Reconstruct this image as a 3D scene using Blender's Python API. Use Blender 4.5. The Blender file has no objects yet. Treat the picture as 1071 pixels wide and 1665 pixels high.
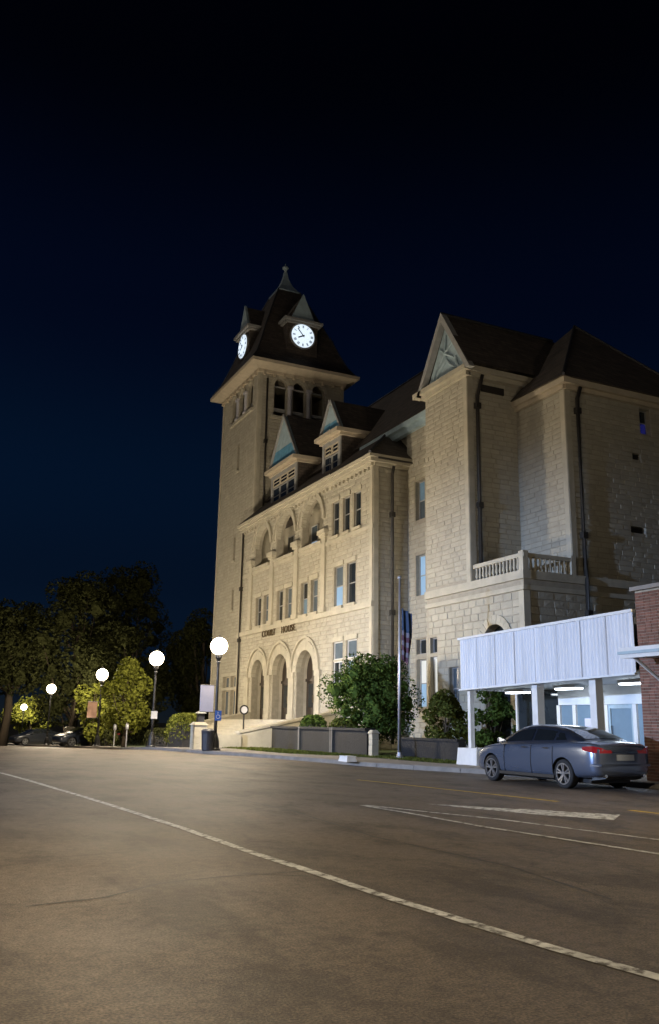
import bpy, bmesh, math, random
from math import sin, cos, pi, radians
from mathutils import Vector, Matrix
from mathutils.geometry import tessellate_polygon

random.seed(11)
K = 0.875                     # survey units to metres
SC = bpy.context.scene
COL = SC.collection

# ------------------------------------------------------------------ camera
cam = bpy.data.cameras.new('camera')
cam.sensor_fit = 'VERTICAL'
cam.sensor_height = 24.0
cam.lens = 20.533
cam.clip_start = 0.1
cam.clip_end = 6000
camo = bpy.data.objects.new('camera', cam)
COL.objects.link(camo)
_p, _y, _r = radians(13.586), radians(25.412), radians(0.962)
_f = Vector((sin(_y) * cos(_p), cos(_y) * cos(_p), sin(_p)))
_rt = Vector((cos(_y), -sin(_y), 0))
_up = _rt.cross(_f)
_R = _rt * cos(_r) + _up * sin(_r)
_U = _up * cos(_r) - _rt * sin(_r)
_m = Matrix(((_R.x, _U.x, -_f.x), (_R.y, _U.y, -_f.y), (_R.z, _U.z, -_f.z)))
camo.matrix_world = Matrix.Translation((0, 0, 1.4)) @ _m.to_4x4()
SC.camera = camo

# ------------------------------------------------------------------ sky, sun, exposure
SUN_EL, SUN_AZ = radians(44), radians(296)      # azimuth clockwise from +Y
world = bpy.data.worlds.new('World')
SC.world = world
world.use_nodes = True
wn = world.node_tree
bg = wn.nodes['Background']
sky = wn.nodes.new('ShaderNodeTexSky')
sky.sky_type = 'NISHITA'
sky.sun_disc = False
sky.sun_elevation = SUN_EL
sky.sun_rotation = SUN_AZ
sky.altitude = 6000
sky.air_density = 1.0
sky.dust_density = 0.0
sky.ozone_density = 10.0
wtc = wn.nodes.new('ShaderNodeTexCoord')
wsp = wn.nodes.new('ShaderNodeSeparateXYZ')
wrp = wn.nodes.new('ShaderNodeValToRGB')          # night sky: blue glow low down, near black overhead
wrp.color_ramp.interpolation = 'EASE'
wrp.color_ramp.elements[0].position = 0.0
wrp.color_ramp.elements[0].color = (0.38, 0.34, 0.36, 1)
wrp.color_ramp.elements[1].position = 0.95
wrp.color_ramp.elements[1].color = (0.06, 0.06, 0.08, 1)
for p_, c_ in ((0.13, (0.42, 0.62, 0.72)), (0.28, (0.45, 1.0, 1.2)), (0.45, (0.35, 0.55, 0.85)), (0.66, (0.14, 0.14, 0.2))):
    e_ = wrp.color_ramp.elements.new(p_)
    e_.color = (*c_, 1)
wmx = wn.nodes.new('ShaderNodeMix')
wmx.data_type = 'RGBA'
wmx.blend_type = 'MULTIPLY'
wmx.inputs['Factor'].default_value = 1.0
wn.links.new(wtc.outputs['Generated'], wsp.inputs[0])
wn.links.new(wsp.outputs['Z'], wrp.inputs['Fac'])
wn.links.new(sky.outputs[0], wmx.inputs[6])
wn.links.new(wrp.outputs[0], wmx.inputs[7])
wn.links.new(wmx.outputs[2], bg.inputs['Color'])
bg.inputs['Strength'].default_value = 0.0046

sl = bpy.data.lights.new('sun', 'SUN')
sl.energy = 0.2
sl.color = (1.0, 0.88, 0.72)
sl.angle = radians(25)
so = bpy.data.objects.new('sun', sl)
COL.objects.link(so)
_d = Vector((sin(SUN_AZ) * cos(SUN_EL), cos(SUN_AZ) * cos(SUN_EL), sin(SUN_EL)))
so.rotation_euler = _d.to_track_quat('Z', 'Y').to_euler()
so.location = (-20, -20, 40)

SC.view_settings.view_transform = 'Standard'
SC.view_settings.look = 'None'
SC.view_settings.exposure = 0.0
SC.view_settings.gamma = 1.0
SC.cycles.use_denoising = True
try:
    SC.cycles.denoiser = 'OPENIMAGEDENOISE'
except Exception:
    pass
SC.cycles.max_bounces = 5
SC.cycles.diffuse_bounces = 3
SC.cycles.glossy_bounces = 3
SC.cycles.transparent_max_bounces = 6
SC.cycles.sample_clamp_indirect = 4.0
SC.cycles.sample_clamp_direct = 12.0
SC.cycles.caustics_reflective = False
SC.cycles.caustics_refractive = False


# ------------------------------------------------------------------ materials
MATS = {}


def nodes_of(name):
    m = bpy.data.materials.new(name)
    m.use_nodes = True
    nt = m.node_tree
    b = nt.nodes['Principled BSDF']
    return m, nt, b


def mat(name, c, rough=0.7, metal=0.0, var=0.15, scale=3.0, bump=0.0, bscale=20.0, island=0.0,
        emit=None, estr=0.0, coat=0.0, spec=0.5, c2=None, detail=6.0, objrand=0.0, stretch=None):
    """one procedural surface: base colour broken up by noise and by piece, with fine relief"""
    m, nt, b = nodes_of(name)
    L = nt.links
    tc = nt.nodes.new('ShaderNodeTexCoord')
    vec = tc.outputs['Object']
    if stretch:
        mp = nt.nodes.new('ShaderNodeMapping')
        mp.inputs['Scale'].default_value = stretch
        L.new(vec, mp.inputs['Vector'])
        vec = mp.outputs[0]
    n = nt.nodes.new('ShaderNodeTexNoise')
    n.inputs['Scale'].default_value = scale
    n.inputs['Detail'].default_value = detail
    n.inputs['Roughness'].default_value = 0.62
    L.new(vec, n.inputs['Vector'])
    rp = nt.nodes.new('ShaderNodeValToRGB')
    lo = [max(0, x * (1 - var)) for x in c]
    hi = [min(1, x * (1 + var)) for x in c] if c2 is None else list(c2)
    rp.color_ramp.elements[0].position = 0.3
    rp.color_ramp.elements[1].position = 0.7
    rp.color_ramp.elements[0].color = (*lo, 1)
    rp.color_ramp.elements[1].color = (*hi, 1)
    L.new(n.outputs['Fac'], rp.inputs['Fac'])
    colour = rp.outputs[0]
    if island or objrand:
        hsv = nt.nodes.new('ShaderNodeHueSaturation')
        mr = nt.nodes.new('ShaderNodeMapRange')
        k = island or objrand
        mr.inputs['To Min'].default_value = 1 - k
        mr.inputs['To Max'].default_value = 1 + k
        if island:
            g = nt.nodes.new('ShaderNodeNewGeometry')
            r1 = g.outputs['Random Per Island']
        else:
            r1 = nt.nodes.new('ShaderNodeObjectInfo').outputs['Random']
        if island and objrand:
            oi = nt.nodes.new('ShaderNodeObjectInfo')
            ad = nt.nodes.new('ShaderNodeMath')
            ad.operation = 'ADD'
            L.new(r1, ad.inputs[0])
            L.new(oi.outputs['Random'], ad.inputs[1])
            fr = nt.nodes.new('ShaderNodeMath')
            fr.operation = 'FRACT'
            L.new(ad.outputs[0], fr.inputs[0])
            r1 = fr.outputs[0]
        L.new(r1, mr.inputs['Value'])
        L.new(mr.outputs[0], hsv.inputs['Value'])
        L.new(colour, hsv.inputs['Color'])
        colour = hsv.outputs[0]
    L.new(colour, b.inputs['Base Color'])
    b.inputs['Roughness'].default_value = rough
    b.inputs['Metallic'].default_value = metal
    b.inputs['Specular IOR Level'].default_value = spec
    b.inputs['Coat Weight'].default_value = coat
    if bump:
        n2 = nt.nodes.new('ShaderNodeTexNoise')
        n2.inputs['Scale'].default_value = bscale
        n2.inputs['Detail'].default_value = 5
        L.new(vec, n2.inputs['Vector'])
        bp = nt.nodes.new('ShaderNodeBump')
        bp.inputs['Strength'].default_value = bump
        bp.inputs['Distance'].default_value = 0.05
        L.new(n2.outputs['Fac'], bp.inputs['Height'])
        L.new(bp.outputs[0], b.inputs['Normal'])
    if emit:
        b.inputs['Emission Color'].default_value = (*emit, 1)
        b.inputs['Emission Strength'].default_value = estr
    MATS[name] = m
    return m


def glass(name, c=(0.02, 0.025, 0.03), emit=None, estr=0.0, rough=0.08):
    return mat(name, c, rough=rough, var=0.3, scale=0.7, spec=0.6, emit=emit, estr=estr)


mat('rock_stone', (0.40, 0.37, 0.30), 0.88, var=0.10, scale=1.6, bump=0.45, bscale=9, island=0.065, objrand=0.065)
mat('mortar', (0.33, 0.30, 0.24), 0.95, var=0.15, scale=4, bump=0.3, bscale=30)
mat('dressed_stone', (0.44, 0.405, 0.325), 0.85, var=0.16, scale=1.3, bump=0.25, bscale=14, island=0.06)
mat('slate', (0.085, 0.07, 0.06), 0.72, var=0.35, scale=1.2, bump=0.6, bscale=7, stretch=(1, 1, 3.5))
mat('painted_metal', (0.34, 0.44, 0.50), 0.6, var=0.15, scale=2.5, bump=0.1)
mat('blue_panel', (0.10, 0.27, 0.42), 0.6, var=0.25, scale=2.5)
mat('lavender_lit_stone', (0.48, 0.47, 0.52), 0.8, var=0.1, scale=2)  # lavender light on the belfry columns is put into this colour
mat('ridge_metal', (0.05, 0.05, 0.055), 0.5, metal=0.4, var=0.2)
mat('cream_trim', (0.50, 0.43, 0.33), 0.7, var=0.12, scale=2)
mat('grey_trim', (0.30, 0.30, 0.30), 0.7, var=0.15, scale=3)
mat('post_stone', (0.09, 0.09, 0.09), 0.8, var=0.2)
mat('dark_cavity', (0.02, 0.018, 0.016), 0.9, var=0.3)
mat('iron_pipe', (0.028, 0.024, 0.02), 0.55, var=0.3, scale=4)
mat('bronze_letter', (0.10, 0.07, 0.035), 0.5, metal=0.4)
mat('dark_screen_wood', (0.030, 0.020, 0.014), 0.5, var=0.3, stretch=(6, 6, 0.7))
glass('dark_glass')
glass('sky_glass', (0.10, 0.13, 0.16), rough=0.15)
glass('lit_glass', (0.1, 0.15, 0.2), emit=(0.42, 0.66, 0.95), estr=0.55)
glass('dim_lit_glass', (0.1, 0.15, 0.2), emit=(0.30, 0.48, 0.60), estr=0.16)
glass('white_lit_glass', (0.2, 0.2, 0.2), emit=(0.85, 0.86, 0.82), estr=0.75)
glass('violet_glass', (0.02, 0.02, 0.03), emit=(0.05, 0.06, 0.55), estr=0.12)
mat('clock_face', (0.8, 0.82, 0.85), 0.5, var=0.05, emit=(0.72, 0.86, 1.0), estr=1.05)
mat('clock_mark', (0.05, 0.07, 0.10), 0.6)
mat('lamp_globe', (0.9, 0.88, 0.8), 0.3, var=0.0, emit=(1.0, 0.84, 0.60), estr=560)
mat('lamp_iron', (0.02, 0.02, 0.022), 0.45, metal=0.3, var=0.3)
mat('canopy_tube', (0.9, 0.9, 0.9), 0.4, var=0.0, emit=(0.80, 0.90, 1.0), estr=20)
mat('white_sheet', (0.60, 0.61, 0.65), 0.5, var=0.16, scale=1.1, stretch=(2.2, 2.2, 0.25), detail=8)
mat('seam_grey', (0.36, 0.37, 0.40), 0.6)
mat('white_paint', (0.66, 0.66, 0.66), 0.6, var=0.08, scale=3)
mat('soffit', (0.62, 0.65, 0.68), 0.6, var=0.05)
mat('brick', (0.17, 0.075, 0.052), 0.85, var=0.25, scale=3, bump=0.4, bscale=30, island=0.25, objrand=0.25)
mat('tan_brick', (0.30, 0.25, 0.18), 0.85, var=0.2, scale=3, bump=0.3, bscale=30, island=0.2)
mat('shop_glass', (0.05, 0.09, 0.13), 0.06, var=0.2, spec=0.8, emit=(0.34, 0.50, 0.74), estr=0.38)
mat('concrete', (0.24, 0.22, 0.20), 0.9, var=0.15, scale=1.3, bump=0.25, bscale=40)
mat('kerb_stone', (0.22, 0.20, 0.18), 0.9, var=0.2, scale=2.5, bump=0.2, bscale=30)
mat('dark_wall', (0.011, 0.011, 0.013), 0.85, var=0.3, scale=2, bump=0.4, bscale=12, island=0.15)  # near black: weak light on the low retaining walls put into the colour
mat('grass', (0.05, 0.075, 0.018), 0.9, var=0.4, scale=2.5, bump=0.5, bscale=60)
mat('earth', (0.05, 0.05, 0.03), 0.95, var=0.3, scale=0.3)
mat('bark', (0.06, 0.045, 0.03), 0.9, var=0.3, bump=0.6, bscale=8, stretch=(4, 4, 1))
mat('leaf_dark', (0.028, 0.031, 0.011), 0.9, var=0.35, scale=0.5, island=0.2, spec=0.06)
mat('leaf_green', (0.062, 0.098, 0.021), 0.9, var=0.35, scale=1.0, island=0.4, spec=0.06)
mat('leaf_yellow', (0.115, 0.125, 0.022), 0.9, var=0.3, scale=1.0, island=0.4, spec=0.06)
mat('leaf_shrub', (0.085, 0.098, 0.022), 0.9, var=0.35, scale=1.2, island=0.4, spec=0.06)
mat('tar', (0.026, 0.024, 0.022), 0.6, var=0.3, scale=6)
mat('white_line', (0.55, 0.54, 0.50), 0.7, var=0.3, scale=5)
mat('yellow_line', (0.42, 0.28, 0.03), 0.75, var=0.35, scale=4)
mat('blue_sign', (0.02, 0.12, 0.5), 0.4)
mat('white_sign', (0.7, 0.7, 0.74), 0.5, var=0.04)
mat('pink_banner', (0.55, 0.34, 0.28), 0.8, var=0.1)
mat('pale_banner', (0.60, 0.58, 0.68), 0.8, var=0.06)
mat('bin_plastic', (0.022, 0.024, 0.035), 0.5)
mat('pole_metal', (0.50, 0.50, 0.55), 0.4, metal=0.6)
mat('flag_blue', (0.032, 0.06, 0.13), 0.8)
mat('flag_red', (0.10, 0.04, 0.07), 0.8)
mat('flag_white', (0.18, 0.17, 0.22), 0.8)
mat('car_paint', (0.125, 0.155, 0.225), 0.24, metal=0.6, var=0.05, coat=0.8)
mat('dark_car_paint', (0.018, 0.024, 0.04), 0.28, metal=0.3, var=0.05, coat=0.8)
mat('white_car_paint', (0.012, 0.015, 0.022), 0.3, var=0.05, coat=0.6)
mat('car_glass', (0.010, 0.012, 0.014), 0.04, var=0.1, spec=0.8, coat=0.5)
mat('tyre', (0.012, 0.012, 0.013), 0.85, var=0.2)
mat('rim', (0.42, 0.43, 0.46), 0.28, metal=0.85, var=0.1)
mat('car_trim', (0.012, 0.012, 0.013), 0.5)
mat('chrome', (0.6, 0.62, 0.65), 0.15, metal=1.0, var=0.05)
mat('tail_lens', (0.22, 0.012, 0.018), 0.15, var=0.1, coat=0.7, emit=(1.0, 0.05, 0.06), estr=0.05)
mat('plate', (0.45, 0.50, 0.58), 0.5, var=0.05)
mat('bell_metal', (0.20, 0.15, 0.08), 0.35, metal=0.9)


def asphalt():
    m, nt, b = nodes_of('asphalt')
    L = nt.links
    tc = nt.nodes.new('ShaderNodeTexCoord')

    def noise(s, d, r=0.6, st=None):
        v = tc.outputs['Object']
        if st:
            mp = nt.nodes.new('ShaderNodeMapping')
            mp.inputs['Scale'].default_value = st
            L.new(v, mp.inputs['Vector'])
            v = mp.outputs[0]
        n = nt.nodes.new('ShaderNodeTexNoise')
        n.inputs['Scale'].default_value = s
        n.inputs['Detail'].default_value = d
        n.inputs['Roughness'].default_value = r
        L.new(v, n.inputs['Vector'])
        return n.outputs['Fac']

    def ramp(f, stops):
        r = nt.nodes.new('ShaderNodeValToRGB')
        e = r.color_ramp.elements
        e[0].position, e[0].color = stops[0][0], (*stops[0][1], 1)
        e[1].position, e[1].color = stops[-1][0], (*stops[-1][1], 1)
        for p, c in stops[1:-1]:
            x = e.new(p)
            x.color = (*c, 1)
        L.new(f, r.inputs['Fac'])
        return r.outputs[0]

    def mix(a, c, mode='MULTIPLY', f=1.0):
        x = nt.nodes.new('ShaderNodeMix')
        x.data_type = 'RGBA'
        x.blend_type = mode
        x.inputs['Factor'].default_value = f
        L.new(a, x.inputs[6])
        L.new(c, x.inputs[7])
        return x.outputs[2]
    base = ramp(noise(0.35, 5, 0.6, (1.0, 0.35, 1)), [(0.3, (0.084, 0.065, 0.050)), (0.7, (0.132, 0.104, 0.080))])
    patch = ramp(noise(1.1, 7, 0.68, (1.0, 0.45, 1)), [(0.40, (0.55, 0.54, 0.53)), (0.50, (0.97, 0.97, 0.97)), (0.62, (1.1, 1.09, 1.07))])
    speck = ramp(noise(55, 3), [(0.36, (0.45, 0.45, 0.45)), (0.5, (1, 1, 1)), (0.63, (1.75, 1.7, 1.6))])
    spot = nt.nodes.new('ShaderNodeTexVoronoi')
    spot.inputs['Scale'].default_value = 2.3
    L.new(tc.outputs['Object'], spot.inputs['Vector'])
    gum = ramp(spot.outputs['Distance'], [(0.02, (0.55, 0.55, 0.55)), (0.06, (1, 1, 1))])
    tar = nt.nodes.new('ShaderNodeTexVoronoi')
    tar.feature = 'DISTANCE_TO_EDGE'
    tar.inputs['Scale'].default_value = 0.16
    wv = nt.nodes.new('ShaderNodeMix')
    wv.data_type = 'VECTOR'
    wv.inputs['Factor'].default_value = 0.25
    nn = nt.nodes.new('ShaderNodeTexNoise')
    nn.inputs['Scale'].default_value = 0.9
    nn.inputs['Detail'].default_value = 4
    L.new(tc.outputs['Object'], nn.inputs['Vector'])
    va = nt.nodes.new('ShaderNodeVectorMath')
    va.operation = 'MULTIPLY_ADD'
    va.inputs[1].default_value = (1.6, 1.6, 0)
    L.new(nn.outputs['Color'], va.inputs[0])
    L.new(tc.outputs['Object'], va.inputs[2])
    L.new(va.outputs[0], tar.inputs['Vector'])
    crack = ramp(tar.outputs['Distance'], [(0.0015, (0.55, 0.55, 0.55)), (0.005, (1, 1, 1))])
    c = mix(base, patch, f=0.95)
    c = mix(c, speck, f=0.8)
    c = mix(c, ramp(noise(9, 4, .7), [(0.36, (0.72, 0.72, 0.72)), (0.5, (1, 1, 1)), (0.64, (1.22, 1.21, 1.2))]))
    c = mix(c, gum, f=0.8)
    c = mix(c, crack, f=0.7)
    L.new(c, b.inputs['Base Color'])
    rr = nt.nodes.new('ShaderNodeMapRange')
    rr.inputs['To Min'].default_value = 0.46
    rr.inputs['To Max'].default_value = 0.78
    b.inputs['Specular IOR Level'].default_value = 0.4
    L.new(noise(0.6, 5), rr.inputs['Value'])
    L.new(rr.outputs[0], b.inputs['Roughness'])
    bp = nt.nodes.new('ShaderNodeBump')
    bp.inputs['Strength'].default_value = 0.55
    bp.inputs['Distance'].default_value = 0.012
    L.new(noise(70, 4), bp.inputs['Height'])
    L.new(bp.outputs[0], b.inputs['Normal'])
    MATS['asphalt'] = m


asphalt()


def slate_courses():
    m = MATS['slate']
    nt = m.node_tree
    b = nt.nodes['Principled BSDF']
    tc = nt.nodes.new('ShaderNodeTexCoord')
    sp = nt.nodes.new('ShaderNodeSeparateXYZ')
    nt.links.new(tc.outputs['Object'], sp.inputs[0])
    ad = nt.nodes.new('ShaderNodeMath')
    ad.operation = 'ADD'
    nt.links.new(sp.outputs['X'], ad.inputs[0])
    nt.links.new(sp.outputs['Y'], ad.inputs[1])
    cb = nt.nodes.new('ShaderNodeCombineXYZ')
    nt.links.new(ad.outputs[0], cb.inputs['X'])
    nt.links.new(sp.outputs['Z'], cb.inputs['Y'])
    br = nt.nodes.new('ShaderNodeTexBrick')
    br.inputs['Scale'].default_value = 2.2
    br.inputs['Brick Width'].default_value = 0.8
    br.inputs['Row Height'].default_value = 0.42
    br.inputs['Mortar Size'].default_value = 0.03
    br.inputs['Color1'].default_value = (0.72, 0.72, 0.72, 1)
    br.inputs['Color2'].default_value = (1.25, 1.2, 1.15, 1)
    br.inputs['Mortar'].default_value = (0.45, 0.45, 0.45, 1)
    nt.links.new(cb.outputs[0], br.inputs['Vector'])
    mx = nt.nodes.new('ShaderNodeMix')
    mx.data_type = 'RGBA'
    mx.blend_type = 'MULTIPLY'
    mx.inputs['Factor'].default_value = 1.0
    src = b.inputs['Base Color'].links[0].from_socket
    nt.links.new(src, mx.inputs[6])
    nt.links.new(br.outputs['Color'], mx.inputs[7])
    nt.links.new(mx.outputs[2], b.inputs['Base Color'])


slate_courses()


def worn(name, scale, thresh):
    """road paint rubbed through in places"""
    m = MATS[name]
    nt = m.node_tree
    b = nt.nodes['Principled BSDF']
    link = b.inputs['Base Color'].links[0].from_socket
    tc = nt.nodes.new('ShaderNodeTexCoord')
    n = nt.nodes.new('ShaderNodeTexNoise')
    n.inputs['Scale'].default_value = scale
    n.inputs['Detail'].default_value = 8
    n.inputs['Roughness'].default_value = 0.7
    nt.links.new(tc.outputs['Object'], n.inputs['Vector'])
    r = nt.nodes.new('ShaderNodeValToRGB')
    r.color_ramp.elements[0].position = thresh
    r.color_ramp.elements[1].position = thresh + 0.12
    nt.links.new(n.outputs['Fac'], r.inputs['Fac'])
    x = nt.nodes.new('ShaderNodeMix')
    x.data_type = 'RGBA'
    x.inputs[6].default_value = (0.085, 0.075, 0.062, 1)
    nt.links.new(r.outputs[0], x.inputs['Factor'])
    nt.links.new(link, x.inputs[7])
    nt.links.new(x.outputs[2], b.inputs['Base Color'])


worn('white_line', 7, 0.40)
worn('yellow_line', 2.2, 0.30)


# ------------------------------------------------------------------ mesh helpers
ORG = {}          # object -> world position of the thing it belongs to


def tag(o, label=None, cat=None, group=None, kind=None):
    if label:
        o['label'] = label
    if cat:
        o['category'] = cat
    if group:
        o['group'] = group
    if kind:
        o['kind'] = kind
    return o


def thing(name, loc, label, cat, group=None, rz=0.0):
    o = bpy.data.objects.new(name, None)
    o.empty_display_size = 0.3
    COL.objects.link(o)
    o.location = loc
    o.rotation_euler = (0, 0, rz)
    ORG[o] = Vector(loc)
    return tag(o, label, cat, group)


class MB:
    """collects faces in survey units (local=True: metres about the thing's own origin)"""

    def __init__(self, local=False):
        self.v = []
        self.f = []
        self.local = local

    def add(self, vs, fs):
        n = len(self.v)
        self.v += [Vector(p) for p in vs]
        self.f += [tuple(n + i for i in f) for f in fs]

    def box(self, a, b):
        (x0, y0, z0), (x1, y1, z1) = a, b
        self.add([(x0, y0, z0), (x1, y0, z0), (x1, y1, z0), (x0, y1, z0),
                  (x0, y0, z1), (x1, y0, z1), (x1, y1, z1), (x0, y1, z1)],
                 [(0, 3, 2, 1), (4, 5, 6, 7), (0, 1, 5, 4), (1, 2, 6, 5), (2, 3, 7, 6), (3, 0, 4, 7)])

    def hexa(self, lo, hi):
        n = len(lo)
        self.add(list(lo) + list(hi),
                 [tuple(reversed(range(n))), tuple(range(n, 2 * n))] +
                 [(i, (i + 1) % n, n + (i + 1) % n, n + i) for i in range(n)])

    def tube(self, pts, rads, seg=10, cap=True):
        pts = [Vector(p) for p in pts]
        rings = []
        for i, p in enumerate(pts):
            d = (pts[min(i + 1, len(pts) - 1)] - pts[max(i - 1, 0)]).normalized()
            a = d.cross(Vector((0, 0, 1)))
            if a.length < 1e-3:
                a = d.cross(Vector((0, 1, 0)))
            a.normalize()
            b = d.cross(a)
            r = rads[i] if isinstance(rads, (list, tuple)) else rads
            rings.append([p + (a * cos(2 * pi * k / seg) + b * sin(2 * pi * k / seg)) * r for k in range(seg)])
        n = len(self.v)
        for r in rings:
            self.v += r
        for i in range(len(rings) - 1):
            for k in range(seg):
                k2 = (k + 1) % seg
                self.f.append((n + i * seg + k, n + i * seg + k2, n + (i + 1) * seg + k2, n + (i + 1) * seg + k))
        if cap:
            self.f.append(tuple(n + k for k in reversed(range(seg))))
            self.f.append(tuple(n + (len(rings) - 1) * seg + k for k in range(seg)))

    def lathe(self, c, prof, seg=16):
        c = Vector(c)
        n = len(self.v)
        for r, z in prof:
            for k in range(seg):
                self.v.append(c + Vector((r * cos(2 * pi * k / seg), r * sin(2 * pi * k / seg), z)))
        for i in range(len(prof) - 1):
            for k in range(seg):
                k2 = (k + 1) % seg
                self.f.append((n + i * seg + k, n + i * seg + k2, n + (i + 1) * seg + k2, n + (i + 1) * seg + k))
        self.f.append(tuple(n + k for k in reversed(range(seg))))
        self.f.append(tuple(n + (len(prof) - 1) * seg + k for k in range(seg)))

    def mesh(self, name, matname, org=None, smooth=False, recalc=True):
        me = bpy.data.meshes.new(name)
        if self.local:
            vs = self.v
        else:
            o = org if org is not None else Vector((0, 0, 0))
            vs = [p * K - o for p in self.v]
        me.from_pydata([tuple(p) for p in vs], [], self.f)
        me.materials.append(MATS[matname])
        if recalc:
            bm = bmesh.new()
            bm.from_mesh(me)
            bmesh.ops.recalc_face_normals(bm, faces=bm.faces)
            bm.to_mesh(me)
            bm.free()
        if smooth:
            me.polygons.foreach_set('use_smooth', [True] * len(me.polygons))
        me.update()
        return me

    def build(self, name, matname, parent=None, smooth=False, recalc=True, kind=None, label=None):
        org = ORG.get(parent, Vector((0, 0, 0)))
        o = bpy.data.objects.new(name, self.mesh(name, matname, org, smooth, recalc))
        COL.objects.link(o)
        if parent is not None:
            o.parent = parent
        ORG[o] = org
        if kind:
            o['kind'] = kind
        if label:
            o['label'] = label
        return o


class Frame:
    """a wall face: s along it, z up, d out of it"""

    def __init__(self, axis, val):
        self.axis, self.val = axis, val

    def p(self, s, z, d=0.0):
        return Vector((self.val - d, s, z)) if self.axis == 'x' else Vector((s, self.val - d, z))

    def box(self, mb, s0, s1, z0, z1, d0, d1):
        a, b = self.p(s0, z0, d0), self.p(s1, z1, d1)
        mb.box((min(a.x, b.x), min(a.y, b.y), min(a.z, b.z)), (max(a.x, b.x), max(a.y, b.y), max(a.z, b.z)))

    def prism(self, mb, poly, d0, d1):
        mb.hexa([self.p(s, z, d0) for s, z in poly], [self.p(s, z, d1) for s, z in poly])


def rect(s0, s1, z0, z1):
    return [(s0, z0), (s1, z0), (s1, z1), (s0, z1)]


def arch(c, hw, z0, zs, n=14):
    pts = [(c - hw, z0), (c + hw, z0)]
    for i in range(n + 1):
        a = pi * i / n
        pts.append((c + hw * cos(a), zs + hw * sin(a)))
    return pts


def wall_face(mb, fr, outline, holes, depth, d=0.0):
    polys = [[Vector((s, z, 0)) for s, z in outline]] + [[Vector((s, z, 0)) for s, z in h] for h in holes]
    tris = tessellate_polygon(polys)
    flat = [p for poly in polys for p in poly]
    mb.add([fr.p(p.x, p.y, d) for p in flat], [tuple(t) for t in tris])
    for h in holes:
        n = len(h)
        mb.add([fr.p(s, z, d) for s, z in h] + [fr.p(s, z, d - depth) for s, z in h],
               [(i, (i + 1) % n, n + (i + 1) % n, n + i) for i in range(n)])


def hole_span(h, z0, z1):
    lo, hi = 1e9, -1e9
    n = len(h)
    for i in range(n):
        (s0, a), (s1, b) = h[i], h[(i + 1) % n]
        if max(a, b) <= z0 or min(a, b) >= z1:
            continue
        for t in range(5):
            zz = a + (b - a) * t / 4
            ss = s0 + (s1 - s0) * t / 4
            if z0 - 1e-6 <= zz <= z1 + 1e-6:
                lo, hi = min(lo, ss), max(hi, ss)
    zs = [z for _, z in h]
    if min(zs) < z1 and max(zs) > z0 and lo > hi:
        ss = [s for s, _ in h]
        lo, hi = min(ss), max(ss)
    return (lo, hi) if lo <= hi else None


def ashlar(fr, s0, s1, z0, z1, holes, course=0.34, lmin=0.5, lmax=1.0, m=0.0):
    """rows of blocks that leave the openings free -> list of (s0, s1, z0, z1)"""
    out = []
    n = max(1, round((z1 - z0) / course))
    h = (z1 - z0) / n
    for r in range(n):
        a, b = z0 + r * h, z0 + (r + 1) * h
        free = [(s0, s1)]
        for ho in holes:
            sp = hole_span(ho, a, b)
            if not sp:
                continue
            lo, hi = sp[0] - m, sp[1] + m
            nf = []
            for u, v in free:
                if hi <= u or lo >= v:
                    nf.append((u, v))
                else:
                    if lo > u:
                        nf.append((u, lo))
                    if hi < v:
                        nf.append((hi, v))
            free = nf
        for u, v in free:
            if v - u < 0.08:
                continue
            x = u
            first = True
            while x < v - 1e-6:
                l = random.uniform(lmin, lmax)
                if first:
                    l *= random.uniform(0.5, 1)
                    first = False
                e = x + l
                if v - e < lmin * 0.5:
                    e = v
                out.append((x, e, a, b))
                x = e
    return out


def blocks(mb, fr, rects, g=0.006, lo=0.012, hi=0.032):
    for s0, s1, z0, z1 in rects:
        b = min(0.022, (s1 - s0) * 0.25)
        d = random.uniform(lo, hi)
        base = [(s0 + g, z0 + g), (s1 - g, z0 + g), (s1 - g, z1 - g), (s0 + g, z1 - g)]
        top = [(s0 + g + b, z0 + g + b), (s1 - g - b, z0 + g + b), (s1 - g - b, z1 - g - b), (s0 + g + b, z1 - g - b)]
        vs = [fr.p(s, z, -0.02) for s, z in base]
        vs += [fr.p(s, z, d + random.uniform(-0.006, 0.006)) for s, z in top]
        vs.append(fr.p(s0 + (s1 - s0) * random.uniform(0.35, 0.65), (z0 + z1) / 2 + random.uniform(-.04, .04), d + random.uniform(0.0, 0.022)))
        mb.add(vs, [(0, 1, 5, 4), (1, 2, 6, 5), (2, 3, 7, 6), (3, 0, 4, 7), (4, 5, 8), (5, 6, 8), (6, 7, 8), (7, 4, 8)])


def ring(mb, fr, c, zc, r0, r1, d0, d1, n=11, a0=0.0, a1=pi, gap=0.012):
    """arch stones"""
    for i in range(n):
        t0 = a0 + (a1 - a0) * i / n + gap / r1
        t1 = a0 + (a1 - a0) * (i + 1) / n - gap / r1
        k = 3
        pts = [(c + r0 * cos(t0 + (t1 - t0) * j / k), zc + r0 * sin(t0 + (t1 - t0) * j / k)) for j in range(k + 1)]
        pts += [(c + r1 * cos(t1 - (t1 - t0) * j / k), zc + r1 * sin(t1 - (t1 - t0) * j / k)) for j in range(k + 1)]
        fr.prism(mb, pts, d0, d1 + random.uniform(-.004, .004))


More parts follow.
